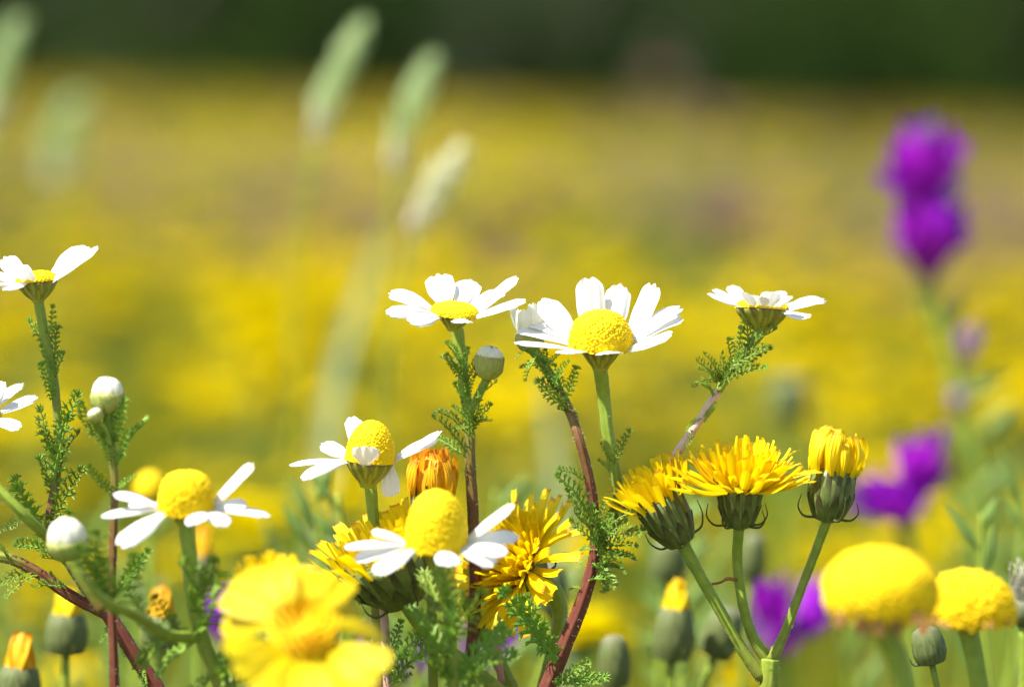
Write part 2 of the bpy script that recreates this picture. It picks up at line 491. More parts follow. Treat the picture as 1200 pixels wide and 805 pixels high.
def daisy_head(T, cx, cy, d, axis, R, H, cup_h, stem_r, petals, cup_r=0.92, e=2.2, n=300, amp=0.05, discmat='disc', petmat='white', seed=0, name='flower_head', rim=0.86, dimple=0.0, under=0.0, lift=0.2, **pk):
    """cup, disc and ray petals; petal: (tip x, tip y, side 'b'/'f', length px, width px[, bow])"""
    s = d / FPX
    c = P(cx, cy, d)
    HM = frame(c, axis)
    b = MB()
    cr = R * cup_r * s
    prof = [(stem_r * s, -cup_h * s * 1.06), (stem_r * s * 1.12, -cup_h * s * .97), (max(cr * .40, stem_r * s * 1.3), -cup_h * s * .84), (max(cr * .64, stem_r * s * 1.5), -cup_h * s * .60), (cr * .86, -cup_h * s * .30), (cr, -cup_h * s * .03), (cr * .9, 0.01 * s)]
    b.lathe(prof, 48, 0, 14, 0.035, close_bottom=True, close_top=True)
    # overlapping bracts on the cup
    for row, (z0, z1, nb) in enumerate(((-.85, -.35, 9), (-.62, -.02, 13))):
        for k in range(nb):
            a0 = 2 * math.pi * (k + row * .5) / nb
            pts, uv = [], []
            for i in range(5):
                u = i / 4; z = (z0 + (z1 - z0) * u) * cup_h * s
                rr = finterp(z, [q[1] for q in prof], [q[0] for q in prof]) + (0.6 + .8 * u) * s
                hw = (math.pi / nb) * 1.05 * (1 - .75 * u ** 2)
                for v in (-1, 0, 1):
                    aa = a0 + hw * v; r2 = rr - abs(v) * .7 * s
                    pts.append(Vector((r2 * math.cos(aa), r2 * math.sin(aa), z))); uv.append((.25 * u if v == 0 else .85, .5))
            b.grid(pts, uv, 5, 3)
    head = T.part(name, b.mesh(name, [M['cup']]), HM)
    link('disc', disc_mesh(R * s, H * s, n, discmat, e, amp, seed, dimple=dimple, under=under), head, HM @ Matrix.Translation((0, 0, lift * s)), HM)
    zax = HM.to_3x3() @ Vector((0, 0, 1))
    for p in petals:
        tx, ty, sd, L, W = p[:5]
        bow = p[5] if len(p) > 5 else rnd.uniform(.03, .10)
        root, tip = solve_petal(HM, c, R * (p[6] if len(p) > 6 else rim) * s, tx, ty, 1 if sd == 'b' else -1, L * s)
        x = tip - root; LL = x.length; x.normalize()
        z = zax + Vector((0, -.42, .1)); z = z - x * z.dot(x)
        if z.length < .05:
            z = Vector((0, -1, 0)) - x * -x.y
        z.normalize(); y = z.cross(x)
        rl = rnd.uniform(-.25, .25)
        y2 = y * math.cos(rl) + z * math.sin(rl); z2 = z * math.cos(rl) - y * math.sin(rl)
        PM = Matrix((x, y2, z2)).transposed().to_4x4(); PM.translation = root
        nn = rnd.choice([(-.35, .35), (0.05,), (-.2, .45), (-.4, .3), (.1,)])
        kw = dict(notch=rnd.uniform(.03, .09), notches=nn, cup=rnd.uniform(.03, .10), blunt=rnd.uniform(.08, .16), wave=rnd.uniform(0, .03), mat=petmat)
        kw.update(pk)
        link('petal', petal_mesh(LL, W * s * 1.09, bow=bow, **kw), head, PM, HM)
    SNAP.append(HM @ Vector((0, 0, -cup_h * s * .98)))
    return head, SNAP[-1]


LIG = {}


def ligule_mesh(mat, i):
    k = (mat, i)
    if k not in LIG:
        LIG[k] = petal_mesh(1.0, 0.19 + .015 * (i % 4), bow=(-.02, .04, .07, -.05, .10)[i % 5], cup=.25 - .08 * (i % 3), notch=.045, notches=(-.6, -.2, .2, .6), base=.55, blunt=.02, mat=mat, nu=10, nv=11, wave=.05 * (i % 3))
    return LIG[k]


def hawkbit_head(T, bx, by, d, axis, cup_h, r0, r1, r2, rows, inner=(0, 0, 0, 0), bracts=14, curled=5, mat='ligule', name='flower_head', cupmat='hawkcup', stem_r=5, seed=1):
    """dandelion-like head on base pixel; rows: (count, elevation deg, length px, width scale, radius fraction, azimuth jitter)"""
    r = random.Random(seed)
    s = d / FPX
    HM = frame(P(bx, by, d), axis)
    b = MB()
    h = cup_h * s
    prof = [(stem_r * s, -2 * s), (r0 * s * .8, 1.5 * s), (r0 * s, h * .15), (r1 * s, h * .45), (r1 * s * .5 + r2 * s * .5, h * .75), (r2 * s, h)]
    b.lathe(prof, 32, 0, 16, .04, close_bottom=True, close_top=True)
    for row, (z0, z1, nb, off) in enumerate(((.02, .55, bracts - 3, 1.1), (.1, 1.18, bracts, .5))):
        for k in range(nb):
            a0 = 2 * math.pi * (k + row * .5) / nb + r.uniform(-.05, .05)
            pts, uv = [], []
            zt = z1 * r.uniform(.88, 1.08)
            for i in range(7):
                u = i / 6; z = (z0 + (zt - z0) * u) * h
                rr = finterp(z, [q[1] for q in prof], [q[0] for q in prof]) + (off + 1.2 * u) * s + max(0, z / h - 1) * (r2 - r1) * s * 1.2
                hw = (math.pi / nb) * 1.0 * (1 - .85 * u ** 1.6)
                for v in (-1, 0, 1):
                    aa = a0 + hw * v; q2 = rr - abs(v) * .9 * s
                    pts.append(Vector((q2 * math.cos(aa), q2 * math.sin(aa), z))); uv.append((max(0, u * 1.5 - .55) + (.15 if v else 0), .5))
            b.grid(pts, uv, 7, 3, 1)
    head = T.part(name, b.mesh(name, [M[cupmat], M['bract']]), HM)
    for k in range(curled):
        a = 2 * math.pi * (k + .3) / curled + r.uniform(-.3, .3)
        c, sn = math.cos(a), math.sin(a)
        L = r.uniform(.45, .7) * h
        pth = [Vector((c * q[0], sn * q[0], q[1])) for q in ((r0 * s * .8, h * .05), (r0 * s + L * .35, h * .06), (r0 * s + L * .6, h * .06 + L * .3), (r0 * s + L * .58 * r.uniform(.8, 1.2), h * .06 + L * .75))]
        q = smooth_path(pth, 4); m = MB()
        m.tube([Vector(v) for v in q], [s * 1.8 * (1 - .75 * i / (len(q) - 1)) for i in range(len(q))], 6, 0, [.3 + .7 * i / (len(q) - 1) for i in range(len(q))])
        link('bract', m.mesh('bract', [M['bract']]), head, HM, HM)
    for (n, el, L, ws, rf, jit, *zz) in rows:
        for k in range(n):
            a = 2 * math.pi * (k + .5 * rf) / n + r.uniform(-.5, .5) * jit * 2 * math.pi / n
            e = math.radians(el + r.uniform(-9, 9))
            o = Vector((r2 * rf * s * math.cos(a), r2 * rf * s * math.sin(a), h * .9))
            x = Vector((math.cos(a) * math.cos(e), math.sin(a) * math.cos(e), math.sin(e)))
            y = Vector((-math.sin(a), math.cos(a), 0))
            tw = r.uniform(-.35, .35)
            z = x.cross(y); y2 = y * math.cos(tw) + z * math.sin(tw); z2 = x.cross(y2)
            LL = L * s * r.uniform(.85, 1.12)
            PM = Matrix.Translation(o) @ Matrix((x, y2, z2)).transposed().to_4x4() @ Matrix.Diagonal((LL, LL * ws, LL * (zz[0] if zz else 1), 1))
            link('petal', ligule_mesh(mat, r.choice((1, 2, 4)) if zz else r.randrange(5)), head, HM @ PM, HM)
    n, L, el0, wpx = inner
    if n:
        m = MB()
        for k in range(n):
            a = k * 2.39996; f = math.sqrt((k + .5) / n)
            e = math.radians(90 - (90 - el0) * f + r.uniform(-8, 8))
            o = Vector((r2 * .75 * f * s * math.cos(a), r2 * .75 * f * s * math.sin(a), h * .9))
            x = Vector((math.cos(a) * math.cos(e), math.sin(a) * math.cos(e), math.sin(e)))
            y = Vector((-math.sin(a), math.cos(a), 0)); z = x.cross(y)
            LL = L * s * r.uniform(.75, 1.1); W = wpx * s * .5
            pts, uv = [], []
            for i in range(6):
                u = i / 5
                for v in (-1, 0, 1):
                    ww = W * (.5 + .6 * u) if i < 5 else W * .6
                    pts.append(o + x * LL * u + y * ww * v + z * (-.5 * W * abs(v) + L * s * .12 * u * u)); uv.append((min(u, .9 + .05 * v), .5 + .5 * v))
            m.grid(pts, uv, 6, 3)
        link('florets', m.mesh('florets', [M[mat]]), head, HM, HM)
    SNAP.append(HM @ Vector((0, 0, -.5 * s)))
    return head, SNAP[-1]


def white_bud(T, cx, cy, d, axis, R, H, name='bud', white=.5, stem_r=6):
    """closed daisy bud: green scaly cup, white petals folded over the top"""
    s = d / FPX
    HM = frame(P(cx, cy, d), axis)
    b = MB()
    prof = [(stem_r * s, -H * .5 * s), (R * .6 * s, -H * .44 * s), (R * .92 * s, -H * .25 * s), (R * s, -H * .02 * s), (R * .98 * s, H * (.5 - white * .8) * s), (R * .8 * s, H * (.5 - white * .7) * s)]
    b.lathe(prof, 32, 0, 9, .05, close_bottom=True, close_top=True)
    zt = H * (.5 - white * .72) * s
    for row, (f0, f1, nb) in enumerate(((-.46, .45, 8), (-.40, 1.0, 11), (-.2, 1.12, 11))):
        for k in range(nb):
            a0 = 2 * math.pi * (k + row * .5) / nb + rnd.uniform(-.08, .08); pts, uv = [], []
            za = f0 * H * s; zb = -H * .46 * s + (zt + H * .46 * s) * f1 * rnd.uniform(.9, 1.06)
            for i in range(6):
                u = i / 5; z = za + (zb - za) * u
                rr = finterp(z, [q[1] for q in prof], [q[0] for q in prof]) + (.9 - .2 * row + .6 * u) * s
                hw = math.pi / nb * 1.1 * (1 - .9 * u ** 1.8)
                for v in (-1, 0, 1):
                    r2 = rr - abs(v) * .8 * s
                    pts.append(Vector((r2 * math.cos(a0 + hw * v), r2 * math.sin(a0 + hw * v), z))); uv.append((.2 if v == 0 else .75, .5))
            b.grid(pts, uv, 6, 3)
    head = T.part(name, b.mesh(name, [M['budgreen']]), HM)
    z0 = H * (.42 - white * .85) * s
    for k in range(8):
        a0 = 2 * math.pi * k / 8 + .2; pts, uv = [], []
        for i in range(8):
            u = i / 7
            z = z0 + (H * .5 * s - z0) * math.sin(u * math.pi / 2) * rnd.uniform(.97, 1.03)
            rr = R * .95 * s * math.cos(u * math.pi / 2 * .93) ** .7
            for j in range(5):
                v = -1 + j / 2
                aa = a0 + .55 * v; r2 = rr * (1.02 - .10 * v * v + .03 * (k % 2))
                pts.append(Vector((r2 * math.cos(aa), r2 * math.sin(aa), z + .02 * H * s * (k % 3)))); uv.append((u, .5 + .5 * v))
        m = MB(); m.grid(pts, uv, 8, 5)
        link('petal', m.mesh('petal', [M['budwhite']]), head, HM, HM)
    SNAP.append(HM @ Vector((0, 0, -H * .48 * s)))
    return SNAP[-1]


# ------------------------------------------------------------------ ground and far setting
def npmesh(name, V, F, mats, mi=None, uv=None, smooth=False):
    """V (n,3), F (m,4) or (m,3) arrays"""
    me = bpy.data.meshes.new(name)
    k = F.shape[1]
    me.vertices.add(len(V)); me.vertices.foreach_set('co', np.ascontiguousarray(V, dtype=np.float32).ravel())
    me.loops.add(F.size); me.loops.foreach_set('vertex_index', np.ascontiguousarray(F, dtype=np.int32).ravel())
    me.polygons.add(len(F)); me.polygons.foreach_set('loop_start', np.arange(0, F.size, k, dtype=np.int32))
    for m in mats:
        me.materials.append(m)
    if mi is not None:
        me.polygons.foreach_set('material_index', mi.astype(np.int32))
    if uv is not None:
        l = me.uv_layers.new(name='UVMap'); l.data.foreach_set('uv', np.ascontiguousarray(uv[F.ravel()], dtype=np.float32).ravel())
    if smooth:
        me.polygons.foreach_set('use_smooth', np.ones(len(F), dtype=bool))
    me.update(calc_edges=True); me.validate()
    return me


def soil_mat():
    m, nt, out = new_mat('meadow_soil'); L = nt.links.new
    tc = N(nt, 'ShaderNodeTexCoord')
    n1 = N(nt, 'ShaderNodeTexNoise'); n1.inputs['Scale'].default_value = .35; n1.inputs['Detail'].default_value = 6
    n2 = N(nt, 'ShaderNodeTexNoise'); n2.inputs['Scale'].default_value = 30; n2.inputs['Detail'].default_value = 5
    L(tc.outputs['Object'], n1.inputs[0]); L(tc.outputs['Object'], n2.inputs[0])
    r1 = N(nt, 'ShaderNodeValToRGB'); e = r1.color_ramp.elements
    e[0].position = .35; e[0].color = (.10, .12, .03, 1); e[1].position = .65; e[1].color = (.20, .16, .06, 1)
    L(n1.outputs[0], r1.inputs[0])
    mx = N(nt, 'ShaderNodeMix', data_type='RGBA', blend_type='MULTIPLY'); mx.inputs[0].default_value = .6
    r2 = N(nt, 'ShaderNodeValToRGB'); r2.color_ramp.elements[0].color = (.45, .45, .4, 1); r2.color_ramp.elements[1].color = (1, 1, 1, 1)
    L(n2.outputs[0], r2.inputs[0]); L(r1.outputs[0], mx.inputs[6]); L(r2.outputs[0], mx.inputs[7])
    p = N(nt, 'ShaderNodeBsdfPrincipled'); p.inputs['Roughness'].default_value = .9
    bp = N(nt, 'ShaderNodeBump'); bp.inputs['Distance'].default_value = .02; L(n2.outputs[0], bp.inputs['Height']); L(bp.outputs[0], p.inputs['Normal'])
    L(mx.outputs[2], p.inputs[0]); L(p.outputs[0], out.inputs[0])
    return m


g = MB()
xs = [-900, -300, -60, -20, -6, 0, 6, 20, 60, 300, 900]
ys = [-60, -8, -2, 0, 2, 5, 10, 20, 40, 80, 200, 500, 1400]
g.grid([Vector((x, y, 0)) for y in ys for x in xs], [(.5, .5)] * (len(xs) * len(ys)), len(ys), len(xs))
tag(link('ground', g.mesh('ground', [soil_mat()])), kind='structure')

npr = np.random.RandomState(11)


def wedge(n, y0, y1, pw=1.0, half=0.23, extra=0.5):
    """n points of the meadow between distances y0 and y1 that the lens (or one a step aside) looks across"""
    a, c = y0 ** (pw + 1), y1 ** (pw + 1)
    y = (a + (c - a) * npr.rand(n)) ** (1 / (pw + 1))
    x = (npr.rand(n) * 2 - 1) * (half * y + extra)
    return x, y


# grass and flower leaves of the meadow: thousands of blades
GR = [leafy('meadow_grass_a', (.20, .25, .008), (.25, .25, .008), .4, .8, 0, 3), leafy('meadow_grass_b', (.34, .26, .05), (.38, .27, .07), .35, .8, 0, 3),
      leafy('meadow_grass_c', (.14, .23, .04), (.19, .25, .04), .4, .7, .1, 3),
      leafy('meadow_grass_d', (.135, .115, .012), (.185, .14, .018), .3, .9, 0, .3)]


def blades(x, y, hmin, hmax, wid, mats, lean=.35, mw=(.56, .14, .30, 0)):
    n = len(x)
    h = npr.uniform(hmin, hmax, n); a = npr.rand(n) * 2 * math.pi; ln = npr.uniform(.05, lean, n) * h
    ww = wid * npr.uniform(.6, 1.4, n)
    fa = npr.rand(n) * math.pi
    V = np.zeros((n, 8, 3))
    for i, t in enumerate((0, .4, .75, 1.0)):
        cx = x + np.cos(a) * ln * t * t; cy = y + np.sin(a) * ln * t * t; cz = h * t
        wv = ww * (1 - .85 * t) * .5
        V[:, 2 * i, 0] = cx - np.cos(fa) * wv; V[:, 2 * i, 1] = cy - np.sin(fa) * wv; V[:, 2 * i, 2] = cz
        V[:, 2 * i + 1, 0] = cx + np.cos(fa) * wv; V[:, 2 * i + 1, 1] = cy + np.sin(fa) * wv; V[:, 2 * i + 1, 2] = cz
    base = np.arange(n)[:, None, None] * 8
    F = (base + np.array([[0, 1, 3, 2], [2, 3, 5, 4], [4, 5, 7, 6]])[None]).reshape(-1, 4)
    mi = np.repeat(npr.choice(len(mats), n, p=mw), 3)
    return V.reshape(-1, 3), F, mi


def merge(parts):
    Vs, Fs, Ms, o = [], [], [], 0
    for V, F, m in parts:
        Vs.append(V); Fs.append(F + o); Ms.append(m); o += len(V)
    return np.concatenate(Vs), np.concatenate(Fs), np.concatenate(Ms)


gp = []
x, y = wedge(14000, 1.42, 3.2); gp.append(blades(x, y, .10, .25, .0045, GR))
x, y = wedge(22000, 3.2, 9.0); gp.append(blades(x, y, .10, .26, .008, GR))
x, y = wedge(12500, 9.0, 22.0, .6); gp.append(blades(x, y, .10, .28, .03, GR))
x, y = wedge(35000, 18.0, 59.0, .6); gp.append(blades(x, y, .10, .30, .04, GR, mw=(0, 0, 0, 1)))
x, y = wedge(4000, .75, 1.42, half=.2, extra=.5); gp.append(blades(x, y, .08, .20, .004, GR))
V, F, mi = merge(gp)
tag(link('meadow_grass', npmesh('meadow_grass', V, F, GR, mi)), 'tall green and straw coloured grass of the meadow, all out of focus', 'grass', kind='stuff')


def simple_flower(name, mats, n=12, R=.022, pw=.55, disc=.35, h=.25, droop=0.2, stem_r=.0012, cupv=.15, double=False):
    """background flower on its stem, standing at the origin, head at height h"""
    b = MB()
    lean = rnd.uniform(-.03, .03)
    b.tube([Vector((0, 0, 0)), Vector((lean * .4, lean * .3, h * .5)), Vector((lean, lean, h - .012))], [stem_r, stem_r, stem_r], 5, 1)
    c = Vector((lean, lean, h))
    b.lathe([(.001, h - .014), (R * disc * .9, h - .008), (R * disc, h)], 10, 1)
    i0 = len(b.v)
    for q in range(i0 - 30, i0):
        b.v[q] = b.v[q] + Vector((lean, lean, 0))
    prof = [(R * disc, 0), (R * disc * .8, R * .16), (R * disc * .45, R * .26), (.0002, R * .3)]
    i1 = len(b.v); b.lathe(prof, 10, 2)
    for q in range(i1, len(b.v)):
        b.v[q] = b.v[q] + c
    tl = Vector((rnd.uniform(-.4, .4), rnd.uniform(-.7, .2), 1)).normalized()
    for lay in range(2 if double else 1):
        for k in range(n):
            a = 2 * math.pi * (k + .5 * lay) / n; L = R * rnd.uniform(.85, 1.05) * (1 - .25 * lay); e = rnd.uniform(-.1, .35) + .4 * lay
            dx = Vector((math.cos(a) * math.cos(e), math.sin(a) * math.cos(e), math.sin(e))); dy = Vector((-math.sin(a), math.cos(a), 0))
            wq = 2 * math.pi * R / n * pw
            pts, uv = [], []
            for i in range(4):
                u = i / 3
                for v in (-1, 1):
                    pts.append(c + dx * (R * disc * .7 + (L - R * disc * .7) * u) + dy * v * wq * (.5, .9, 1.0, .5)[i] + Vector((0, 0, -droop * R * u * u))); uv.append((u, .5 + .5 * v))
            b.grid(pts, uv, 4, 2, 0)
    return b.mesh(name, mats)


YELLOW_BG = leafy('meadow_yellow_petal', (.66, .555, 0), (.64, .49, 0), .4, .8, 0, 60)
ORANGE_BG = leafy('meadow_orange_disc', (.66, .46, 0), (.62, .40, 0), 0, .8, 0, 60)
MAUVE_BG = leafy('meadow_mauve_petal', (.38, .23, .22), (.42, .26, .20), .3, .8, 0, 60)
GREEN_BG = M['weed']
yk = [simple_flower('meadow_flower', [YELLOW_BG, GREEN_BG, ORANGE_BG], n=rnd.choice((11, 13, 15)), R=rnd.uniform(.019, .027), h=.25, double=(i % 2 == 0), pw=.8) for i in range(6)]
mk = [simple_flower('mauve_flower', [MAUVE_BG, GREEN_BG, MAUVE_BG], n=5, R=.018, h=.27, pw=.8, disc=.4, droop=-.3) for i in range(3)]


def stand(me, name, x, y, hs, lab, cat, group, s=1.0):
    o = bpy.data.objects.new(name, me); col.objects.link(o)
    o.location = (x, y, -.004); o.rotation_euler = (0, 0, rnd.uniform(0, 6.28)); o.scale = (s, s, hs)
    return tag(o, lab, cat, group)


LAB_Y = 'yellow meadow flower blurred by distance among the grass behind the sharp daisies'
GRP_Y = 'blurred yellow flowers of the meadow behind'


_ph = [(rnd.uniform(.5, 2.2), rnd.uniform(.3, 1.1), rnd.uniform(0, 6.28)) for _ in range(5)]


def clump(x, y):
    """0..1, how thick the flowers stand here: uneven patches"""
    v = 0
    for fx, fy, p in _ph:
        v = v + np.sin(fx * 3.2 * x + p + 1.3 * np.sin(fy * 2.1 * y + p)) * np.cos(fy * 2.3 * y - 2 * p + fx * x)
    return np.clip(.5 + .38 * v, 0.03, 1)


def band(y):
    """share of yellow flowers along the field: a yellow belt, a mauve one, then yellow again"""
    return np.interp(y, [1.5, 2.2, 3.0, 4.2, 5.2, 7.5, 10, 14, 30, 58], [.42, .5, .88, .90, .45, .24, .28, .26, .10, .02])


cnt = 0
while cnt < 270:
    x, y = wedge(1, 1.5, 5.2, half=.12, extra=.02); x, y = float(x[0]), float(y[0])
    if rnd.random() > band(y) * (.25 + .75 * float(clump(np.array(x), np.array(y)))):
        continue
    stand(rnd.choice(yk), 'meadow_flower', x, y, rnd.uniform(.55, 1.12), LAB_Y, 'flower', GRP_Y, rnd.uniform(.85, 1.2)); cnt += 1


def scatter(protos, x, y, hlo, hhi, slo, shi):
    """the far flowers of one kind merged into one mesh"""
    Vs, Fs, Ms, o = [], [], [], 0
    data = []
    for me in protos:
        v = np.empty(len(me.vertices) * 3); me.vertices.foreach_get('co', v); v = v.reshape(-1, 3)
        tri = [(tuple(p.vertices) + (p.vertices[-1],))[:4] if len(p.vertices) == 3 else tuple(p.vertices) for p in me.polygons if len(p.vertices) <= 4]
        mm = [p.material_index for p in me.polygons if len(p.vertices) <= 4]
        data.append((v, np.array(tri), np.array(mm)))
    pick = npr.randint(len(data), size=len(x))
    for q, (v, f, m) in enumerate(data):
        idx = np.where(pick == q)[0]; n = len(idx)
        if not n:
            continue
        a = npr.rand(n) * 6.283; s = npr.uniform(slo, shi, n); hs = npr.uniform(hlo, hhi, n)
        ca, sa = np.cos(a)[:, None], np.sin(a)[:, None]
        W = np.empty((n, len(v), 3))
        W[:, :, 0] = (v[None, :, 0] * ca - v[None, :, 1] * sa) * s[:, None] + x[idx][:, None]
        W[:, :, 1] = (v[None, :, 0] * sa + v[None, :, 1] * ca) * s[:, None] + y[idx][:, None]
        W[:, :, 2] = v[None, :, 2] * hs[:, None]
        F = (np.arange(n)[:, None, None] * len(v) + f[None]).reshape(-1, 4) + o
        Vs.append(W.reshape(-1, 3)); Fs.append(F); Ms.append(np.tile(m, n)); o += n * len(v)
    return np.concatenate(Vs), np.concatenate(Fs), np.concatenate(Ms)


def lowpoly(mats, R, h, n=7):
    b = MB(); c = Vector((0, 0, h))
    b.tube([Vector((0, 0, 0)), Vector((0, 0, h))], .003, 3, 1, cap=False)
    for k in range(n):
        a = 2 * math.pi * k / n; a2 = a + 4.6 / n
        e = rnd.uniform(.1, .6)
        b.poly([c, c + R * Vector((math.cos(a), math.sin(a), e)), c + 1.2 * R * Vector((math.cos((a + a2) / 2), math.sin((a + a2) / 2), e)), c + R * Vector((math.cos(a2), math.sin(a2), e))], mat=0)
    return b.mesh('far_flower', mats)


lpy = [lowpoly([YELLOW_BG, GREEN_BG], .032, .25) for _ in range(3)]
lpm = [lowpoly([MAUVE_BG, GREEN_BG], .03, .26, 5) for _ in range(2)]
x1, y1 = wedge(3500, 2.4, 8.0); k = npr.rand(len(x1)) < band(y1) * (.1 + 1.1 * clump(x1, y1)); x1, y1 = x1[k], y1[k]
x2, y2 = wedge(27000, 8.0, 58, .55); k = npr.rand(len(x2)) < band(y2) * (1 - .45 * np.tanh(x2 / 1.0)) * (.1 + 1.2 * clump(x2 * .4, y2 * .4)); x2, y2 = x2[k], y2[k]
V, F, mi = merge([scatter(yk, x1, y1, .6, 1.15, .9, 1.2), scatter(lpy, x2, y2, .55, 1.15, 1.0, 1.8)])
tag(link('far_yellow_flowers', npmesh('far_yellow_flowers', V, F, [YELLOW_BG, GREEN_BG, ORANGE_BG], mi)), 'sheet of yellow flowers across the far field up to the trees', 'flowers', kind='stuff')
x3, y3 = wedge(4200, 4.6, 12, .8)
k = npr.rand(len(x3)) < np.interp(y3, [4.6, 5.6, 8, 12], [.2, .6, .6, .1]) * np.clip(1.1 + .5 * np.tanh(x3), 0, 2) * (.0 + 1.3 * clump(x3 + 7, y3 + 3)); x3, y3 = x3[k], y3[k]
x4, y4 = wedge(800, 10, 30, .5)
V, F, mi = merge([scatter(mk, x3, y3, .7, 1.08, 1.0, 1.5), scatter(lpm, x4, y4, .7, 1.1, 1, 1.6)])
tag(link('far_mauve_flowers', npmesh('far_mauve_flowers', V, F, [MAUVE_BG, GREEN_BG], mi)), 'band of dull mauve flowers across the middle of the field', 'flowers', kind='stuff')


# trees at the far edge of the field
LEAFT = [leafy('tree_leaf_dark', (.026, .056, .011), (.032, .068, .013), .15, .8, .03, .8), leafy('tree_leaf_light', (.075, .125, .022), (.06, .11, .02), .15, .8, .03, .8)]
BARK = leafy('bark', (.06, .048, .035), (.035, .028, .02), 0, .9, .1, 20)


def tree_meshes(seed, H, Rw, light):
    r = np.random.RandomState(seed); rr = random.Random(seed)
    b = MB(); heads = []
    b.tube([Vector((0, 0, -.1)), Vector((.05, .02, H * .3)), Vector((.1, -.05, H * .6)), Vector((0, 0, H * .85))], [.2, .16, .1, .03], 8)
    for k in range(9):
        a = k * 2.4; z = H * (.06 + .08 * k)
        e = Vector((math.cos(a) * Rw * .7, math.sin(a) * Rw * .7, z + H * .14 * rr.random()))
        b.tube([Vector((0, 0, z)), Vector((e.x * .5, e.y * .5, z + H * .05)), e], [.07, .045, .015], 6); heads.append(e)
    trunk = b.mesh('trunk', [BARK])
    C = []
    for k in range(70):
        z = H * (.02 + .95 * r.rand()); f = math.sin(math.pi * min(1, (.32 + .68 * z / H))) ** .6
        a = r.rand() * 6.283; q = Rw * f * math.sqrt(.35 + .65 * r.rand())
        C.append((math.cos(a) * q, math.sin(a) * q, z))
    C = np.array(C)
    n = 5200
    ci = r.randint(len(C), size=n)
    p = C[ci] + r.normal(size=(n, 3)) * np.array([.42, .42, .34])
    p[:, 2] = np.maximum(p[:, 2], .03)
    u = r.normal(size=(n, 3)); u /= np.linalg.norm(u, axis=1)[:, None]
    v = np.cross(u, r.normal(size=(n, 3))); v /= np.linalg.norm(v, axis=1)[:, None]
    sz = r.uniform(.05, .12, n)[:, None]
    V = np.stack([p - u * sz, p + v * sz * .5, p + u * sz, p - v * sz * .5], 1).reshape(-1, 3)
    F = np.arange(4 * n).reshape(-1, 4)
    clump_light = (r.rand(len(C)) < light)
    crown = npmesh('crown', V, F, LEAFT, clump_light[ci].astype(int))
    return trunk, crown


tk = [tree_meshes(40 + i, 5.5 + .6 * i, 2.2 + .2 * i, (.15, .55, .3)[i]) for i in range(3)]
ti = 0
for row, (yy, nx, half) in enumerate(((60, 19, 21), (63.5, 18, 22), (68, 18, 23))):
    for i in range(nx):
        xx = -half + 2 * half * (i + .5 * (row % 2)) / (nx - 1) + rnd.uniform(-.5, .5)
        kind = rnd.choice((0, 0, 2)) if not (row == 0 and (abs(xx + 5.2) < 1.3 or abs(xx - 5.6) < 1.4)) else 1
        nm = ('dense dark green tree low on the far edge of the field', 'paler green bushy tree on the far edge of the field', 'mid green tree low on the far edge of the field')[kind]
        T = Thing('field_tree', nm, 'tree', Vector((xx, yy + rnd.uniform(-.8, .8), 0)), ('dark trees along the far edge', 'pale trees along the far edge', 'mid green trees along the far edge')[kind])
        m = T.w @ Matrix.Rotation(rnd.uniform(0, 6.28), 4, 'Z') @ Matrix.Scale(rnd.uniform(.9, 1.15), 4)
        T.part('trunk', tk[kind][0], m); T.part('crown', tk[kind][1], m)

# ------------------------------------------------------------------ daisies in focus
F0 = 1.105
GRP_D = 'white chamomile daisies in front'
GRP_H = 'yellow hawkbit flowers in front'
GRP_B = 'soft hawkbit buds just behind'


def spow(T, pts, d, **kw):
    return stem(T, [(p[0], p[1], d + (p[4] if len(p) > 4 else 0), p[2], p[3]) for p in pts], **kw)


def leaves_along(T, pts, d, n, ln, spread=.5, side=None):
    """short feathery leaves hugging a stem, pts from root to tip in pixels"""
    sm = smooth_path([(p[0], p[1]) for p in pts], 6)
    for i in range(n):
        k = int((i + .5) / n * (len(sm) - 2)); a, b = sm[k], sm[k + 1]
        ang = math.atan2(b[1] - a[1], b[0] - a[0])
        sd = side or (1 if i % 2 else -1)
        ang += sd * rnd.uniform(.25, spread)
        l = ln * rnd.uniform(.8, 1.25)
        leaf(T, a[0], a[1], a[0] + l * math.cos(ang), a[1] + l * math.sin(ang), d, rnd.uniform(-.003, .002), sc=1.0)


# --- branching plant at the lower left, carrying the tall daisy and a soft bud
d = F0
T = Thing('chamomile_plant', 'branching chamomile at the left edge with thick red stem, tall daisy and white bud', 'daisy plant', ground_below(300, 1000, d), GRP_D)
spow(T, [(100, 688, 7, .85), (128, 722, 8.5, .95), (158, 768, 9, 1), (190, 815, 9.5, 1), (240, 900, 10, 1)], d, ground=True)
spow(T, [(100, 688, 7, .8), (70, 645, 6.5, .3, -.01), (30, 605, 6.5, .0, -.02), (-10, 565, 6.5, 0, -.02)], d, name='branch')
spow(T, [(128, 722, 6, .95), (80, 696, 7, .95), (40, 668, 6.5, .9), (12, 655, 6.5, .5), (-15, 650, 6.5, .1)], d, name='branch')
h, cb = daisy_head(T, 43, 330, d, (-.12, -.02, 1), 24, 12, 24, 6, [
    (116, 290, 'f', 78, 26, .02), (103, 288, 'b', 66, 26), (84, 300, 'b', 50, 20), (20, 312, 'b', 36, 20), (4, 300, 'b', 44, 22), (-24, 318, 'b', 55, 20), (-26, 338, 'f', 62, 22), (6, 340, 'f', 40, 20), (22, 313, 'f', 34, 28)], seed=1, cup_r=1.0, n=160)
spow(T, [(45, 353, 6, .0), (52, 392, 6, .1), (62, 440, 5.5, .2), (68, 500, 5, .35), (66, 560, 5.2, .6), (58, 620, 5.5, .85), (62, 640, 6, .5)], d, name='branch')
leaves_along(T, [(64, 470), (61, 430), (52, 385)], d, 6, 42, .35)
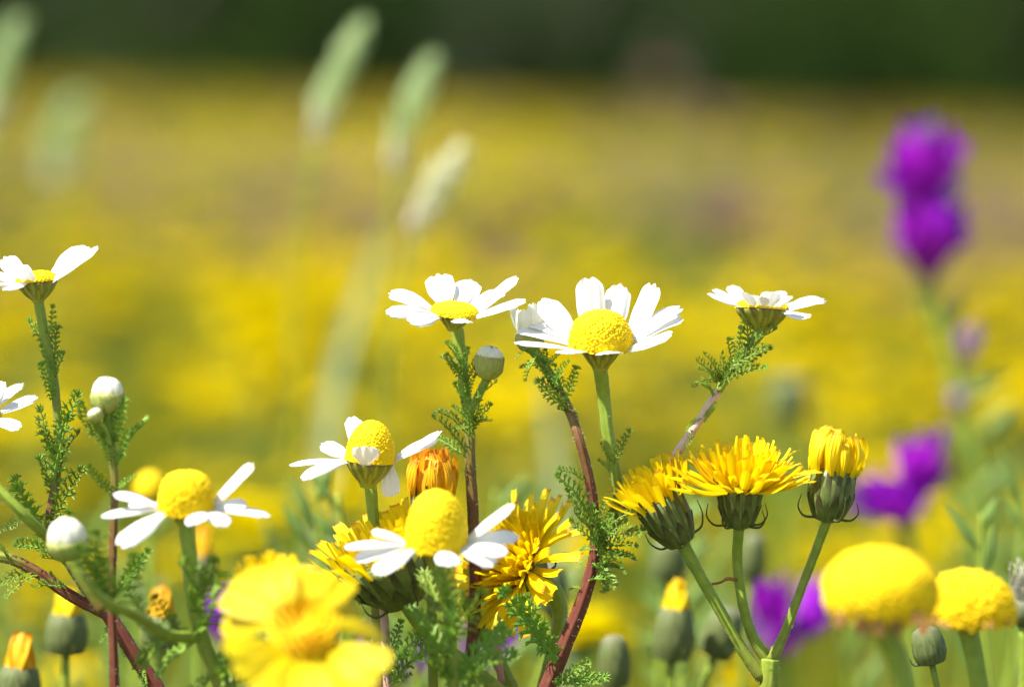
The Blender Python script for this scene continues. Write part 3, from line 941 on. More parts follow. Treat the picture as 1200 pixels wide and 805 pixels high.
leaves_along(T, [(62, 600), (67, 540), (68, 490)], d, 4, 52, .45)
leaf(T, 60, 612, 98, 552, d, -.003); leaf(T, 62, 570, 80, 490, d, -.003); leaf(T, 66, 555, 50, 508, d, 0)
for q in ((60, 640, 22, 570), (45, 620, 20, 562), (88, 668, 50, 655), (72, 650, 20, 640), (30, 605, 0, 622), (40, 668, -8, 690), (45, 672, 10, 700), (10, 655, -10, 640), (82, 695, 60, 672), (80, 690, 40, 690), (70, 640, 82, 600)):
    leaf(T, *q, d, rnd.uniform(-.01, 0))
spow(T, [(84, 655, 8, .1), (98, 680, 8, .3), (122, 716, 8, .8)], d - .03, name='branch')
white_bud(T, 79, 633, d - .045, (-.15, -.2, 1), 25, 50, white=.62)
for q in ((110, 690, 118, 625), (118, 700, 96, 640), (130, 715, 150, 650), (140, 720, 120, 660), (130, 715, 100, 650)):
    leaf(T, *q, d - .055, -.005, sc=1.3)
leaves_along(T, [(125, 720), (150, 760), (178, 790)], d, 4, 26, 1.1, side=1)

# --- slim bud beside it
d = F0 - .022
T = Thing('chamomile_plant', 'slim chamomile with a single closed white bud, left of centre of the left edge group', 'daisy plant', ground_below(140, 990, d), GRP_D)
T.o['label'] = 'slim chamomile stem topped by one closed white bud, no open daisy on it'
bb = white_bud(T, 126, 464, d, (-.05, 0, 1), 20, 42, white=.55)
spow(T, [(128, 484, 7, .0), (130, 520, 5.5, .1), (134, 560, 5, .6), (133, 620, 5, .8), (131, 680, 5, .9), (134, 800, 5.5, 1)], d, ground=True)
white_bud(T, 112, 487, d - .004, (-.5, -.2, 1), 9, 16, white=.3, stem_r=3)
spow(T, [(115, 493, 3, 0), (123, 503, 3.4, 0), (129, 522, 3.5, 0)], d - .002, name='branch')
leaves_along(T, [(131, 545), (129, 510), (127, 484)], d, 8, 34, .5)
for q in ((128, 525, 98, 474), (134, 552, 172, 496), (134, 545, 150, 505), (134, 580, 106, 546), (136, 575, 158, 558), (132, 520, 146, 470), (126, 520, 108, 495), (140, 690, 172, 645), (136, 700, 165, 660)):
    leaf(T, *q, d, rnd.uniform(-.004, .004))

# --- daisy cut by the left border
d = F0
T = Thing('daisy', 'white daisy half cut off by the left border with curled petals', 'daisy', ground_below(-40, 900, d), GRP_D)
h, cb = daisy_head(T, -26, 486, d, (.1, -.15, 1), 26, 20, 22, 6, [
    (44, 464, 'b', 58, 14), (28, 448, 'b', 60, 14), (4, 446, 'b', 40, 16), (24, 502, 'f', 44, 18), (-10, 512, 'f', 34, 20), (-60, 450, 'b', 50, 20), (-90, 490, 'b', 55, 20)], seed=2, n=160)
spow(T, [(-27, 506, 6, 0), (-30, 620, 6, .3), (-36, 800, 6.5, .6)], d, ground=True)

# --- daisy with tall barrel disc, lower left
d = 1.062
T = Thing('daisy', 'white daisy with a barrel shaped yellow disc and drooping petals, low on the left', 'daisy', ground_below(275, 960, d), GRP_D)
h, cb = daisy_head(T, 218, 596, d, (0, -.10, 1), 31, 38, 20, 9, [
    (131, 578, 'b', 62, 24, .06), (117, 605, 'f', 72, 20, .05), (138, 640, 'f', 76, 26, .04), (298, 541, 'b', 70, 25, .03), (318, 604, 'f', 72, 20, .06), (150, 590, 'b', 50, 20), (268, 616, 'f', 42, 24, .1), (234, 613, 'f', 30, 26, .1), (290, 590, 'b', 40, 20)], seed=3, e=2.7, n=420, amp=.075, cup_r=.7, under=.12, lift=6)
spow(T, [(220, 615, 9.5, 0), (222, 650, 9, 0), (226, 700, 9, .05), (238, 750, 9, .1), (262, 810, 9.5, .3)], d, ground=True)
spow(T, [(232, 745, 8, .0), (200, 745, 7, .1, -.01), (160, 722, 6.5, .2, -.02), (118, 700, 5, .1, -.03), (92, 668, 1.5, .1, -.035)], d, name='branch')
for q in ((232, 735, 258, 670), (228, 720, 250, 655), (246, 775, 290, 735), (255, 800, 300, 775), (262, 805, 320, 790), (230, 750, 190, 790), (215, 745, 180, 700), (225, 710, 205, 660), (170, 725, 150, 690), (160, 722, 185, 770), (250, 790, 225, 830), (258, 800, 330, 760), (190, 740, 170, 775)):
    leaf(T, *q, d, rnd.uniform(-.02, .01), sc=1.2)

# --- tilted daisy with egg-shaped disc
d = F0 - .005
T = Thing('daisy', 'white daisy with an egg shaped disc and few uneven petals, one folded up in front', 'daisy', ground_below(450, 960, d), GRP_D)
h, cb = daisy_head(T, 433, 541, d, (.05, -.04, 1), 28, 48, 29, 8, [
    (376, 519, 'b', 44, 22), (338, 545, 'f', 70, 13), (352, 561, 'f', 62, 16), (412, 487, 'b', 60, 20), (519, 504, 'b', 66, 20, .02), (514, 514, 'f', 62, 16), (429, 522, 'f', 24, 29, .04, 1.22), (458, 584, 'b', 42, 20)], seed=4, e=2.15, n=420, amp=.055, cup_r=.98)
spow(T, [(434, 568, 7.5, .0), (437, 600, 7, 0), (440, 680, 7, .3), (446, 810, 7, .7)], d + .01, ground=True)

# --- daisy with tallest dome, bottom centre
d = 1.064
T = Thing('daisy', 'white daisy with the tallest yellow dome, petals spread flat in front of yellow flowers', 'daisy', ground_below(535, 960, d), GRP_D)
h, cb = daisy_head(T, 511, 638, d, (-.02, -.10, 1), 35, 60, 24, 8, [
    (434, 622, 'b', 46, 14), (402, 641, 'b', 78, 22, .05), (414, 656, 'f', 66, 20, .05), (438, 673, 'f', 66, 25, .04), (603, 590, 'b', 62, 27, .02), (609, 628, 'b', 70, 26, .06), (580, 662, 'f', 52, 26, .08), (528, 664, 'f', 36, 28, .1), (596, 648, 'f', 62, 24, .06)], seed=5, e=2.2, n=520, amp=.05, cup_r=.6, under=.1, lift=5)
spow(T, [(517, 660, 8, 0), (523, 700, 7.5, .0), (528, 760, 7.5, .05), (533, 830, 8, .3)], d, ground=True)
for q in ((527, 740, 500, 678), (528, 750, 560, 690), (530, 775, 480, 720), (530, 790, 585, 740), (532, 800, 600, 770), (530, 800, 470, 770), (531, 770, 548, 700), (526, 720, 512, 650), (530, 805, 500, 740), (533, 810, 575, 800)):
    leaf(T, *q, d, rnd.uniform(-.012, .02), sc=1.15)

# --- flat daisy, centre, with green side bud
d = F0
T = Thing('chamomile_plant', 'chamomile with one flat seven petal daisy and a small green side bud beneath it', 'daisy plant', ground_below(560, 960, d), GRP_D)
h, cb = daisy_head(T, 533, 368, d, (.06, -.16, 1), 28, 13, 19, 7, [
    (454, 342, 'b', 62, 22), (451, 367, 'f', 72, 20), (512, 320, 'b', 50, 31), (552, 327, 'b', 50, 29), (607, 324, 'b', 62, 24), (617, 352, 'f', 74, 17), (544, 378, 'f', 32, 24), (478, 377, 'f', 52, 22), (590, 340, 'b', 58, 22)], seed=6, e=2.3, n=240, amp=.045, cup_r=.72)
spow(T, [(536, 385, 7.5, 0), (540, 420, 7, 0), (546, 465, 6.5, .05), (550, 495, 6, .35), (551, 540, 6.5, .65), (555, 620, 7, .9), (557, 690, 7.2, 1), (550, 800, 7.5, 1)], d + .012, ground=True)
bb = white_bud(T, 573, 426, d + .006, (.08, -.1, 1), 17, 38, white=.32, stem_r=5)
spow(T, [(570, 443, 5, .0), (560, 465, 5, 0), (551, 484, 5, 0)], d + .009, name='branch')
leaves_along(T, [(549, 480), (545, 450), (540, 415)], d + .008, 7, 32, .55)
for q in ((540, 440, 518, 420), (556, 470, 582, 448), (566, 450, 588, 425), (550, 510, 515, 485), (552, 500, 530, 478), (554, 505, 575, 475), (550, 512, 538, 470), (546, 530, 508, 490), (553, 505, 560, 470), (548, 535, 512, 515), (556, 440, 572, 415)):
    leaf(T, *q, d + .008, rnd.uniform(-.008, .004))
tuft(T, 551, 500, d + .006, 6, 26)

# --- large plant with red stem: biggest daisy, half open bud and the daisy at the right
d = F0
T = Thing('chamomile_plant', 'red stemmed chamomile bearing the largest open daisy, half open bud and right daisy', 'daisy plant', ground_below(600, 980, d), GRP_D)
spow(T, [(622, 405, 7, .0, .008), (640, 432, 6, .35, .008), (662, 470, 5.5, .7, .006), (678, 512, 5.5, .85), (688, 550, 6, .9), (696, 600, 6.5, .95), (698, 645, 7.5, 1), (684, 700, 8.5, 1), (660, 760, 9.5, 1), (636, 820, 10, 1), (610, 900, 10, 1)], d, ground=True)
h, cb = daisy_head(T, 704, 407, d, (-.02, -.17, 1), 36, 43, 27, 8, [
    (601, 402, 'f', 89, 18, .03), (604, 386, 'b', 73, 24, .05), (617, 376, 'b', 69, 28), (633, 350, 'b', 71, 30), (690, 324, 'b', 77, 31, .0), (727, 331, 'b', 73, 28, .0), (768, 331, 'b', 75, 29, .0), (800, 359, 'b', 68, 22), (801, 372, 'b', 72, 20), (788, 391, 'f', 66, 24, .02), (655, 414, 'f', 60, 22, .04), (716, 414, 'f', 34, 30, .06)], seed=7, e=2.35, n=360, amp=.06, cup_r=.66)
spow(T, [(706, 432, 8.5, 0), (707, 460, 8, 0), (711, 500, 7.5, 0), (719, 545, 7, .05), (724, 580, 6, .3), (708, 638, 6, .7)], d + .004, name='branch')
h2, cb2 = daisy_head(T, 893, 363, d + .004, (.03, .10, 1), 31, 12, 26, 7, [
    (829, 345, 'f', 52, 16, .03), (836, 338, 'b', 50, 14), (855, 334, 'b', 46, 16), (874, 342, 'f', 32, 18), (886, 346, 'b', 40, 14), (905, 341, 'f', 36, 22), (916, 340, 'b', 40, 18), (926, 346, 'f', 34, 16), (968, 350, 'b', 60, 20), (950, 372, 'f', 40, 18, -.02), (938, 354, 'b', 48, 18), (893, 347, 'f', 26, 16)], seed=8, e=2.2, n=200, cup_r=1.0, rim=.9)
spow(T, [(888, 388, 7, 0), (872, 414, 6, 0), (852, 442, 5.5, .0), (842, 458, 5, .1)], d + .004, name='branch')
spow(T, [(842, 458, 5, .0), (820, 492, 5, .0), (795, 528, 5, .0), (764, 565, 5, .2), (736, 592, 5.2, .8), (716, 622, 5.6, .9), (702, 640, 6, .95)], d + .006, mat='pink', name='branch')
leaves_along(T, [(845, 452), (862, 428), (882, 400)], d + .002, 7, 42, .7)
tuft(T, 846, 446, d, 6, 34, 3.4, -math.pi * .62)
for q in ((840, 448, 816, 425), (842, 452, 878, 432), (850, 440, 895, 408), (836, 465, 822, 452), (822, 490, 806, 505), (824, 488, 838, 472), (826, 495, 838, 480), (812, 505, 802, 522)):
    leaf(T, *q, d, rnd.uniform(-.005, .003))
# half open bud
sB = d / FPX
HB = frame(P(620, 394, d + .008), (-.12, 0, 1))
m = MB(); m.lathe([(6 * sB, -18 * sB), (13 * sB, -14 * sB), (18 * sB, -5 * sB), (17 * sB, 4 * sB), (12 * sB, 6 * sB)], 32, 0, 9, .05, close_bottom=True, close_top=True)
hb = T.part('bud', m.mesh('bud', [M['budgreen']]), HB)
for k in range(7):
    a = 2 * math.pi * k / 7; PM = HB @ Matrix.Rotation(a, 4, 'Z') @ Matrix.Translation((13 * sB, 0, 0)) @ Matrix.Rotation(-math.radians(rnd.uniform(78, 98)), 4, 'Y')
    link('petal', petal_mesh(38 * sB * rnd.uniform(.85, 1.1), 17 * sB, bow=-.08, cup=-.35, notch=.08, mat='budwhite'), hb, PM, HB)
for q in ((625, 405, 606, 420), (630, 415, 618, 445), (640, 430, 612, 432), (650, 450, 668, 425), (655, 455, 640, 430), (660, 470, 675, 432), (676, 500, 652, 470), (678, 490, 655, 480), (668, 480, 630, 448), (640, 432, 655, 415), (626, 412, 645, 428)):
    leaf(T, *q, d + .004, rnd.uniform(-.004, .004))
leaves_along(T, [(668, 482), (648, 446), (628, 412)], d + .006, 5, 34, .5)
leaf(T, 690, 565, 655, 552, d, -.002); leaf(T, 692, 600, 652, 560, d, -.004); leaf(T, 720, 545, 738, 505, d, -.003); leaf(T, 716, 540, 704, 520, d, -.003); leaf(T, 722, 555, 702, 540, d, 0)
for q in ((698, 640, 672, 600), (700, 638, 752, 622), (700, 630, 722, 600), (700, 640, 735, 612), (696, 625, 706, 590), (700, 645, 682, 645), (700, 650, 740, 655), (696, 660, 715, 690), (694, 665, 722, 665), (692, 650, 680, 665), (700, 630, 742, 600), (690, 680, 718, 680), (680, 690, 668, 692), (692, 620, 665, 575)):
    leaf(T, *q, d - .002, rnd.uniform(-.008, .006))
tuft(T, 704, 642, d - .003, 9, 42, 4.2, -.5)
tuft(T, 700, 665, d - .003, 5, 30, 2.0, .2)
for q in ((650, 800, 690, 778), (648, 800, 708, 792), (655, 800, 700, 800), (655, 770, 590, 695), (652, 775, 610, 705), (650, 770, 600, 720)):
    leaf(T, *q, d - .004, rnd.uniform(-.006, .002))

# --- pinkish leafy stem with no flower, bottom centre left
d = F0 + .004
T = Thing('chamomile_shoot', 'pinkish hairy shoot with feathery leaves and no flower, under the tilted hawkbit', 'shoot', ground_below(455, 960, d), GRP_D)
spow(T, [(445, 690, 5, .2), (449, 715, 5.5, .2), (452, 760, 5.5, .3), (455, 830, 6, .4)], d, mat='pink', ground=True)
tuft(T, 446, 705, d - .002, 6, 28, 3.0)
for q in ((455, 790, 430, 750), (456, 790, 490, 745), (458, 800, 510, 760), (456, 800, 480, 790), (452, 780, 420, 770), (455, 770, 470, 730)):
    leaf(T, *q, d - .003, rnd.uniform(-.006, .006), sc=1.2)

# ------------------------------------------------------------------ hawkbits in focus
d = F0
T = Thing('hawkbit_plant', 'forked hawkbit with three yellow heads: one nodding left, one wide open, one closed', 'hawkbit plant', ground_below(915, 980, d), GRP_H)
spow(T, [(903, 772, 11, .0), (902, 790, 11, .1), (898, 830, 11, .2)], d, ground=True)
hawkbit_head(T, 866, 618, d, (-.02, -.06, 1), 50, 18, 23, 29, [(26, 17, 70, .8, 1.0, .6), (24, 32, 68, .8, .85, .7), (20, 52, 56, .85, .65, .8)], (80, 58, 42, 8), 13, 5, seed=21, stem_r=6)
hawkbit_head(T, 800, 637, d, (-.62, -.12, 1), 62, 20, 27, 30, [(16, 58, 46, 1.1, 1.0, .5), (14, 72, 46, 1.1, .75, .7)], (46, 46, 60, 8), 13, 3, seed=22, stem_r=7)
hawkbit_head(T, 969, 610, d, (.10, .02, 1), 60, 20, 27, 26, [(12, 95, 48, 1.4, 1.05, .2, -2.2), (11, 103, 54, 1.4, .98, .4, -2.2)], (16, 50, 88, 9), 12, 4, seed=23, stem_r=6)
spow(T, [(799, 636, 8, 0), (815, 665, 7, .0), (842, 712, 6.5, .0), (868, 758, 6.5, .15), (893, 795, 7.5, .3)], d, name='branch')
spow(T, [(865, 618, 6.5, .0), (864, 650, 6, .0), (870, 705, 6, .05), (882, 745, 6.5, .1), (902, 776, 8, .1)], d + .004, name='branch')
spow(T, [(968, 612, 6, .0), (955, 648, 5.5, .1), (935, 700, 5.5, .15), (918, 745, 6, .2), (904, 774, 7.5, .25)], d + .002, name='branch')
m = MB(); q = smooth_path([P(864, 680, d), P(852, 678, d), P(845, 682, d), P(834, 684, d)], 4); m.tube([Vector(v) for v in q], [2.2 * d / FPX] * 6 + [1.5 * d / FPX] * (len(q) - 6), 6, 0, [.8] * len(q)); T.part('bract', m.mesh('bract', [M['dry']]))

# tilted hawkbit behind the dome daisy
d = F0 - .004
T = Thing('hawkbit', 'half open hawkbit with broad dark cup leaning left behind the tallest daisy', 'hawkbit', ground_below(640, 960, d), GRP_H)
hawkbit_head(T, 476, 708, d, (-.46, -.16, 1), 62, 30, 50, 62, [(18, 50, 52, 1.35, 1.0, .5), (15, 64, 54, 1.3, .85, .7), (10, 78, 50, 1.3, .6, .8)], (40, 46, 66, 9), 15, 4, seed=24, stem_r=8)
spow(T, [(475, 706, 9, 0), (495, 735, 8, .05), (530, 766, 8, .1), (575, 800, 8, .2), (610, 830, 8.5, .2)], d + .008, ground=True)

# big open hawkbit facing left
d = F0 + .02
T = Thing('hawkbit', 'large shaggy open hawkbit seen from the side on a hooked stem', 'hawkbit', ground_below(625, 960, d), GRP_H)
hawkbit_head(T, 634, 678, d, (-.74, -.46, .48), 40, 18, 26, 36, [(26, -6, 66, 1.0, 1.0, .6), (24, 14, 66, 1.0, .85, .8), (20, 34, 60, 1.0, .65, .8), (16, 54, 52, 1.0, .45, .8)], (110, 50, 30, 10), 13, 5, seed=25, stem_r=8)
spow(T, [(633, 678, 9, .0), (648, 690, 10, .0, .004), (656, 715, 10, .0, .004), (652, 750, 9, .1), (640, 785, 6, .2), (630, 820, 5, .2)], d, ground=True)
T = Thing('hawkbit_stalk', 'bare thick green flower stalk leaning right below the shaggy hawkbit', 'flower stalk', ground_below(615, 960, d), GRP_H)
spow(T, [(545, 700, 8, .0), (565, 740, 8, .0), (588, 782, 8, .1), (606, 820, 8, .2)], d - .006, ground=True)
spow(T, [(578, 728, 4.5, .6), (582, 760, 4.5, .7), (588, 800, 4.5, .8)], d - .01, mat='pink', name='branch')

# orange closed hawkbit behind the dome
d = F0 + .012
T = Thing('hawkbit', 'closing orange hawkbit with crumpled petals just above the tallest daisy dome', 'hawkbit', ground_below(505, 960, d), GRP_H)
hawkbit_head(T, 505, 625, d, (.0, -.1, 1), 50, 18, 24, 25, [(12, 93, 44, 1.4, 1.05, .5, -2), (12, 104, 54, 1.4, .9, .7, -2)], (26, 54, 80, 9), 12, 3, seed=26, mat='orange', stem_r=6)
spow(T, [(505, 625, 6, 0), (506, 700, 6, .1), (508, 820, 6, .2)], d, ground=True)

# ------------------------------------------------------------------ blurred flowers close to the lens
d = .985
T = Thing('crown_daisy', 'large soft yellow crown daisy with orange centre, closest at the bottom', 'crown daisy', ground_below(365, 980, d))
h, cb = daisy_head(T, 356, 742, d, (.05, -.72, .7), 40, 14, 24, 9, [
    (258, 698, 'b', 92, 34), (272, 678, 'b', 96, 32), (292, 664, 'b', 96, 34), (322, 656, 'b', 84, 34), (350, 662, 'b', 78, 36), (384, 668, 'b', 76, 28), (412, 680, 'b', 72, 28), (422, 712, 'b', 70, 28), (452, 745, 'b', 92, 30), (458, 778, 'f', 94, 34), (440, 802, 'f', 94, 34), (410, 824, 'f', 90, 36), (372, 834, 'f', 90, 36), (335, 832, 'f', 90, 34), (302, 818, 'f', 92, 34), (276, 792, 'f', 90, 32), (262, 762, 'f', 88, 30), (258, 732, 'b', 92, 32)],
    seed=9, discmat='crowndisc', petmat='crown', e=2.0, n=260, amp=.06, notch=.05, blunt=.09)
spow(T, [(362, 775, 9, 0, .02), (368, 860, 9, 0, .02)], d, ground=True)
m = MB()
for k in range(46):
    a = k * 2.4; r_ = 34 * math.sqrt((k + .5) / 46) * d / FPX
    HM = h.matrix_basis
    o = Vector((r_ * math.cos(a), r_ * math.sin(a), 12 * d / FPX)); x = Vector((math.cos(a) * .6, math.sin(a) * .6, .8)).normalized(); yv = Vector((-math.sin(a), math.cos(a), 0))
    l_ = 15 * d / FPX; w_ = 5 * d / FPX
    m.grid([o - yv * w_ * .4, o + yv * w_ * .4, o + x * l_ * .6 - yv * w_, o + x * l_ * .6 + yv * w_, o + x * l_ - yv * w_ * .5, o + x * l_ + yv * w_ * .5], [(.3, .2), (.3, .8), (.6, .2), (.6, .8), (.9, .2), (.9, .8)], 3, 2)
link('florets', m.mesh('florets', [M['crowndisc']]), h)

d = 1.03
T = Thing('spent_daisy', 'old olive brown daisy dome without petals, peeping over the crown daisy', 'daisy', ground_below(352, 980, d))
h, cb = daisy_head(T, 355, 700, d, (.1, -.1, 1), 36, 38, 24, 8, [], seed=10, discmat='olive', n=420, amp=.03, e=2.2)
spow(T, [(356, 722, 8, 0), (360, 840, 8, 0)], d, ground=True)
d = 1.04
T = Thing('hawkbit', 'soft orange yellow flower tucked behind the crown daisy petals, left of the olive dome', 'hawkbit', ground_below(318, 980, d))
hawkbit_head(T, 316, 712, d, (-.1, -.2, 1), 34, 14, 22, 26, [(14, 70, 30, 1.9, 1, .5), (10, 84, 30, 1.9, .7, .5)], (20, 28, 60, 8), 11, 0, seed=27, stem_r=6)
spow(T, [(316, 712, 6, 0), (322, 830, 6, 0)], d, ground=True)

# button flowers at the right
d = .985
T = Thing('button_daisy', 'big smooth yellow dome without white petals, larger of the two at lower right', 'daisy', ground_below(1062, 960, d))
h, cb = daisy_head(T, 1032, 697, d, (.02, -.05, 1), 66, 50, 36, 13, [(980, 735, 'f', 36, 16), (1010, 745, 'f', 36, 18), (1050, 745, 'f', 34, 14), (1083, 735, 'f', 36, 16), (1030, 748, 'f', 34, 12)], seed=11, n=620, amp=.06, e=2.1, cup_r=.5, under=.38, lift=4, petmat='dry', discmat='disc')
spow(T, [(1040, 735, 15, 0), (1052, 770, 13, 0), (1064, 830, 13, 0)], d, ground=True)
d = 1.035
T = Thing('button_daisy', 'rough yellow dome with brown withered edge, smaller of the two at lower right', 'daisy', ground_below(1155, 960, d))
h, cb = daisy_head(T, 1135, 714, d, (.02, -.14, 1), 52, 44, 28, 11, [(1085, 730, 'f', 24, 14), (1078, 745, 'f', 26, 10), (1180, 690, 'b', 20, 10), (1105, 735, 'f', 20, 14), (1185, 728, 'f', 16, 12), (1160, 735, 'f', 18, 14)], seed=12, n=420, amp=.09, e=2.0, cup_r=.8, under=.15, petmat='dry')
spow(T, [(1133, 742, 12, 0), (1142, 775, 11, 0), (1154, 830, 11, 0)], d, ground=True)


def closed_bud(px, py, d, axis, R, H, label, tipmat=None, tipH=0, lean=0, stem_r=5, white=False, group=GRP_B, curl=3):
    """closed hawkbit bud on its own stem; (px,py) the middle of the green cup"""
    s = d / FPX
    T = Thing('hawkbit_bud', label, 'flower bud', ground_below(px + lean, 950, d), group)
    HM = frame(P(px, py, d), axis); m = MB()
    m.lathe([(stem_r * s, -H * .52 * s), (R * .8 * s, -H * .46 * s), (R * s, -H * .2 * s), (R * .97 * s, H * .15 * s), (R * .8 * s, H * .42 * s), (R * .45 * s, H * .52 * s)], 28, 0, 11, .05, uvs=[.1, .1, 0, .1, .5, 1.0], close_bottom=True, close_top=True)
    for row in range(2):
        for k in range(9):
            a0 = 2 * math.pi * (k + .5 * row) / 9; pts, uv = [], []
            z0, z1 = (-.45 + .05 * row) * H * s, (.1 + .42 * row) * H * s * rnd.uniform(.85, 1.05)
            for i in range(6):
                u = i / 5; z = z0 + (z1 - z0) * u
                rr = finterp(z, [-.46 * H * s, -.2 * H * s, .15 * H * s, .42 * H * s, .52 * H * s], [R * .8 * s, R * s, R * .97 * s, R * .8 * s, R * .45 * s]) * (1.08 - .02 * row)
                hw = math.pi / 9 * 1.05 * (1 - .85 * u ** 1.8)
                for v in (-1, 0, 1):
                    r2 = rr - abs(v) * 1.0 * s
                    pts.append(Vector((r2 * math.cos(a0 + hw * v), r2 * math.sin(a0 + hw * v), z))); uv.append((.1 if v == 0 else .8, .5))
            m.grid(pts, uv, 6, 3, 1)
    hd = T.part('flower_head', m.mesh('flower_head', [M['dkbud'], M['budbract']]), HM)
    if tipmat:
        for k in range(11):
            a = 2 * math.pi * k / 11
            PM = HM @ Matrix.Rotation(a, 4, 'Z') @ Matrix.Translation((R * .72 * s, 0, H * .36 * s)) @ Matrix.Rotation(-math.radians(rnd.uniform(108, 118)), 4, 'Y') @ Matrix.Diagonal((tipH * s * rnd.uniform(.85, 1.1), R * .62 * s / .15, tipH * s, 1))
            link('petal', ligule_mesh(tipmat, k % 5), hd, PM, HM)
        m = MB(); m.lathe([(R * .74 * s, H * .34 * s), (R * .56 * s, (H * .4 + tipH * .5) * s), (R * .24 * s, (H * .4 + tipH * .85) * s), (.0003, (H * .4 + tipH * .92) * s)], 16, 0)
        link('florets', m.mesh('florets', [M[tipmat]]), hd, HM, HM)
    for k in range(curl):
        a = 2.1 * k + 3.0; c, sn = math.cos(a), math.sin(a)
        pth = smooth_path([Vector((c * q[0] * s, sn * q[0] * s, q[1] * s)) for q in ((R * .7, -H * .45), (R * 1.15, -H * .42), (R * 1.3, -H * .2))], 4)
        m = MB(); m.tube([Vector(v) for v in pth], [2 * s * (1 - .08 * i) for i in range(len(pth))], 5, 0, [.5] * len(pth)); link('bract', m.mesh('bract', [M['bract']]), hd, HM, HM)
    b0 = HM @ Vector((0, 0, -H * .5 * s)); g = T.w.translation
    q = smooth_path([b0, b0 + (HM.to_3x3() @ Vector((0, 0, -1))) * .02, b0.lerp(g, .5) + Vector((0, 0, .0)), g], 6)
    m = MB(); m.tube([Vector(v) for v in q], stem_r * s * .95, 8, 0, [.05] * len(q)); T.part('stem', m.mesh('stem', [M['stem']]))
    return T


D2 = 1.19
closed_bud(78, 742, D2, (0, 0, 1), 24, 52, 'dark green bud topped with soft yellow petals, left of the thick red stem', 'ligule', 36, 4)
closed_bud(22, 800, 1.16, (.05, 0, 1), 25, 44, 'plump orange tipped bud in the lower left corner', 'orange', 46, 0)
closed_bud(188, 742, 1.20, (0, 0, 1), 22, 46, 'pale orange tipped bud right of the thick red stem', 'orange', 40, 5)
closed_bud(236, 668, 1.27, (0, 0, 1), 17, 40, 'small orange tipped bud behind the stalk of the barrel disc daisy', 'orange', 38, 5)
closed_bud(790, 742, 1.20, (.04, 0, 1), 23, 66, 'dark green bud with bright yellow pointed tip below the nodding hawkbit', 'ligule', 42, -15)
closed_bud(846, 742, 1.21, (.30, 0, 1), 22, 60, 'leaning dark green closed bud behind the forked hawkbit stems', None, 0, -30)
closed_bud(720, 776, 1.19, (-.08, 0, 1), 18, 60, 'smooth dark green bud standing at the bottom between red stem and yellow tipped bud', None, 0, 5, curl=0)
closed_bud(646, 690, 1.24, (0, 0, 1), 18, 58, 'dark closed bud partly hidden behind the hooked hawkbit stem', None, 0, 5, curl=0)
closed_bud(784, 655, 1.28, (.05, 0, 1), 20, 52, 'blurred dark bud with a yellow rim just under the nodding hawkbit head', 'ligule', 40, 5)
closed_bud(882, 652, 1.30, (.05, 0, 1), 15, 52, 'blurred dark bud standing right behind the open hawkbit stem', None, 0, 5, curl=0)
closed_bud(410, 684, 1.20, (.1, 0, 1), 16, 38, 'small brownish bud below the left side of the tilted hawkbit', 'orange', 20, 5, curl=0)
closed_bud(1088, 757, 1.10, (-.25, 0, 1), 19, 44, 'round dark bud tucked between the two yellow domes', None, 0, 50, curl=1, stem_r=4)
closed_bud(925, 468, 1.75, (0, 0, 1), 22, 50, 'very blurred dark bud in the distance above the closed hawkbit head', None, 0, 5, curl=0)

d = 1.06
T = Thing('seed_head', 'grey hairy seed head cut by the right border beside the yellow dome', 'seed head', ground_below(1200, 960, d))
HM = frame(P(1200, 712, d), (0, 0, 1)); s = d / FPX; m = MB()
m.lathe([(5 * s, -24 * s), (15 * s, -14 * s), (17 * s, 0), (10 * s, 12 * s)], 20, 0, close_bottom=True, close_top=True)
hd = T.part('flower_head', m.mesh('flower_head', [M['dkbud']]), HM); m = MB()
for k in range(70):
    a = rnd.uniform(0, 6.28); r_ = 12 * math.sqrt(rnd.random()); q = rnd.uniform(.6, 1.5)
    pth = smooth_path([Vector((r_ * math.cos(a) * s, r_ * math.sin(a) * s, 8 * s)), Vector((r_ * math.cos(a) * s * 1.6, r_ * math.sin(a) * s * 1.6, 26 * s)), Vector((r_ * math.cos(a + .6) * s * 1.5 * q, r_ * math.sin(a + .6) * s * 1.5 * q, 40 * s * q))], 3)
    m.tube([Vector(v) for v in pth], .9 * s, 4, 0)
link('hair', m.mesh('hair', [M['fuzzy']]), hd, HM, HM)
spow(T, [(1200, 735, 6, 0), (1200, 830, 6, .1)], d, ground=True)

# yellow discs just behind
for (px, py, d, R, H, lab) in ((176, 578, 1.30, 18, 26, 'small blurred yellow dome above the barrel disc daisy, left side'), (560, 612, 1.30, 20, 20, 'x')):
    if lab == 'x':
        continue
    T = Thing('button_daisy', lab, 'daisy', ground_below(px + 5, 950, d))
    daisy_head(T, px, py, d, (0, -.1, 1), R, H, 14, 5, [], seed=14, n=150, amp=.04)
    spow(T, [(px, py + 14, 5, 0), (px + 3, 820, 5, .1)], d, ground=True)


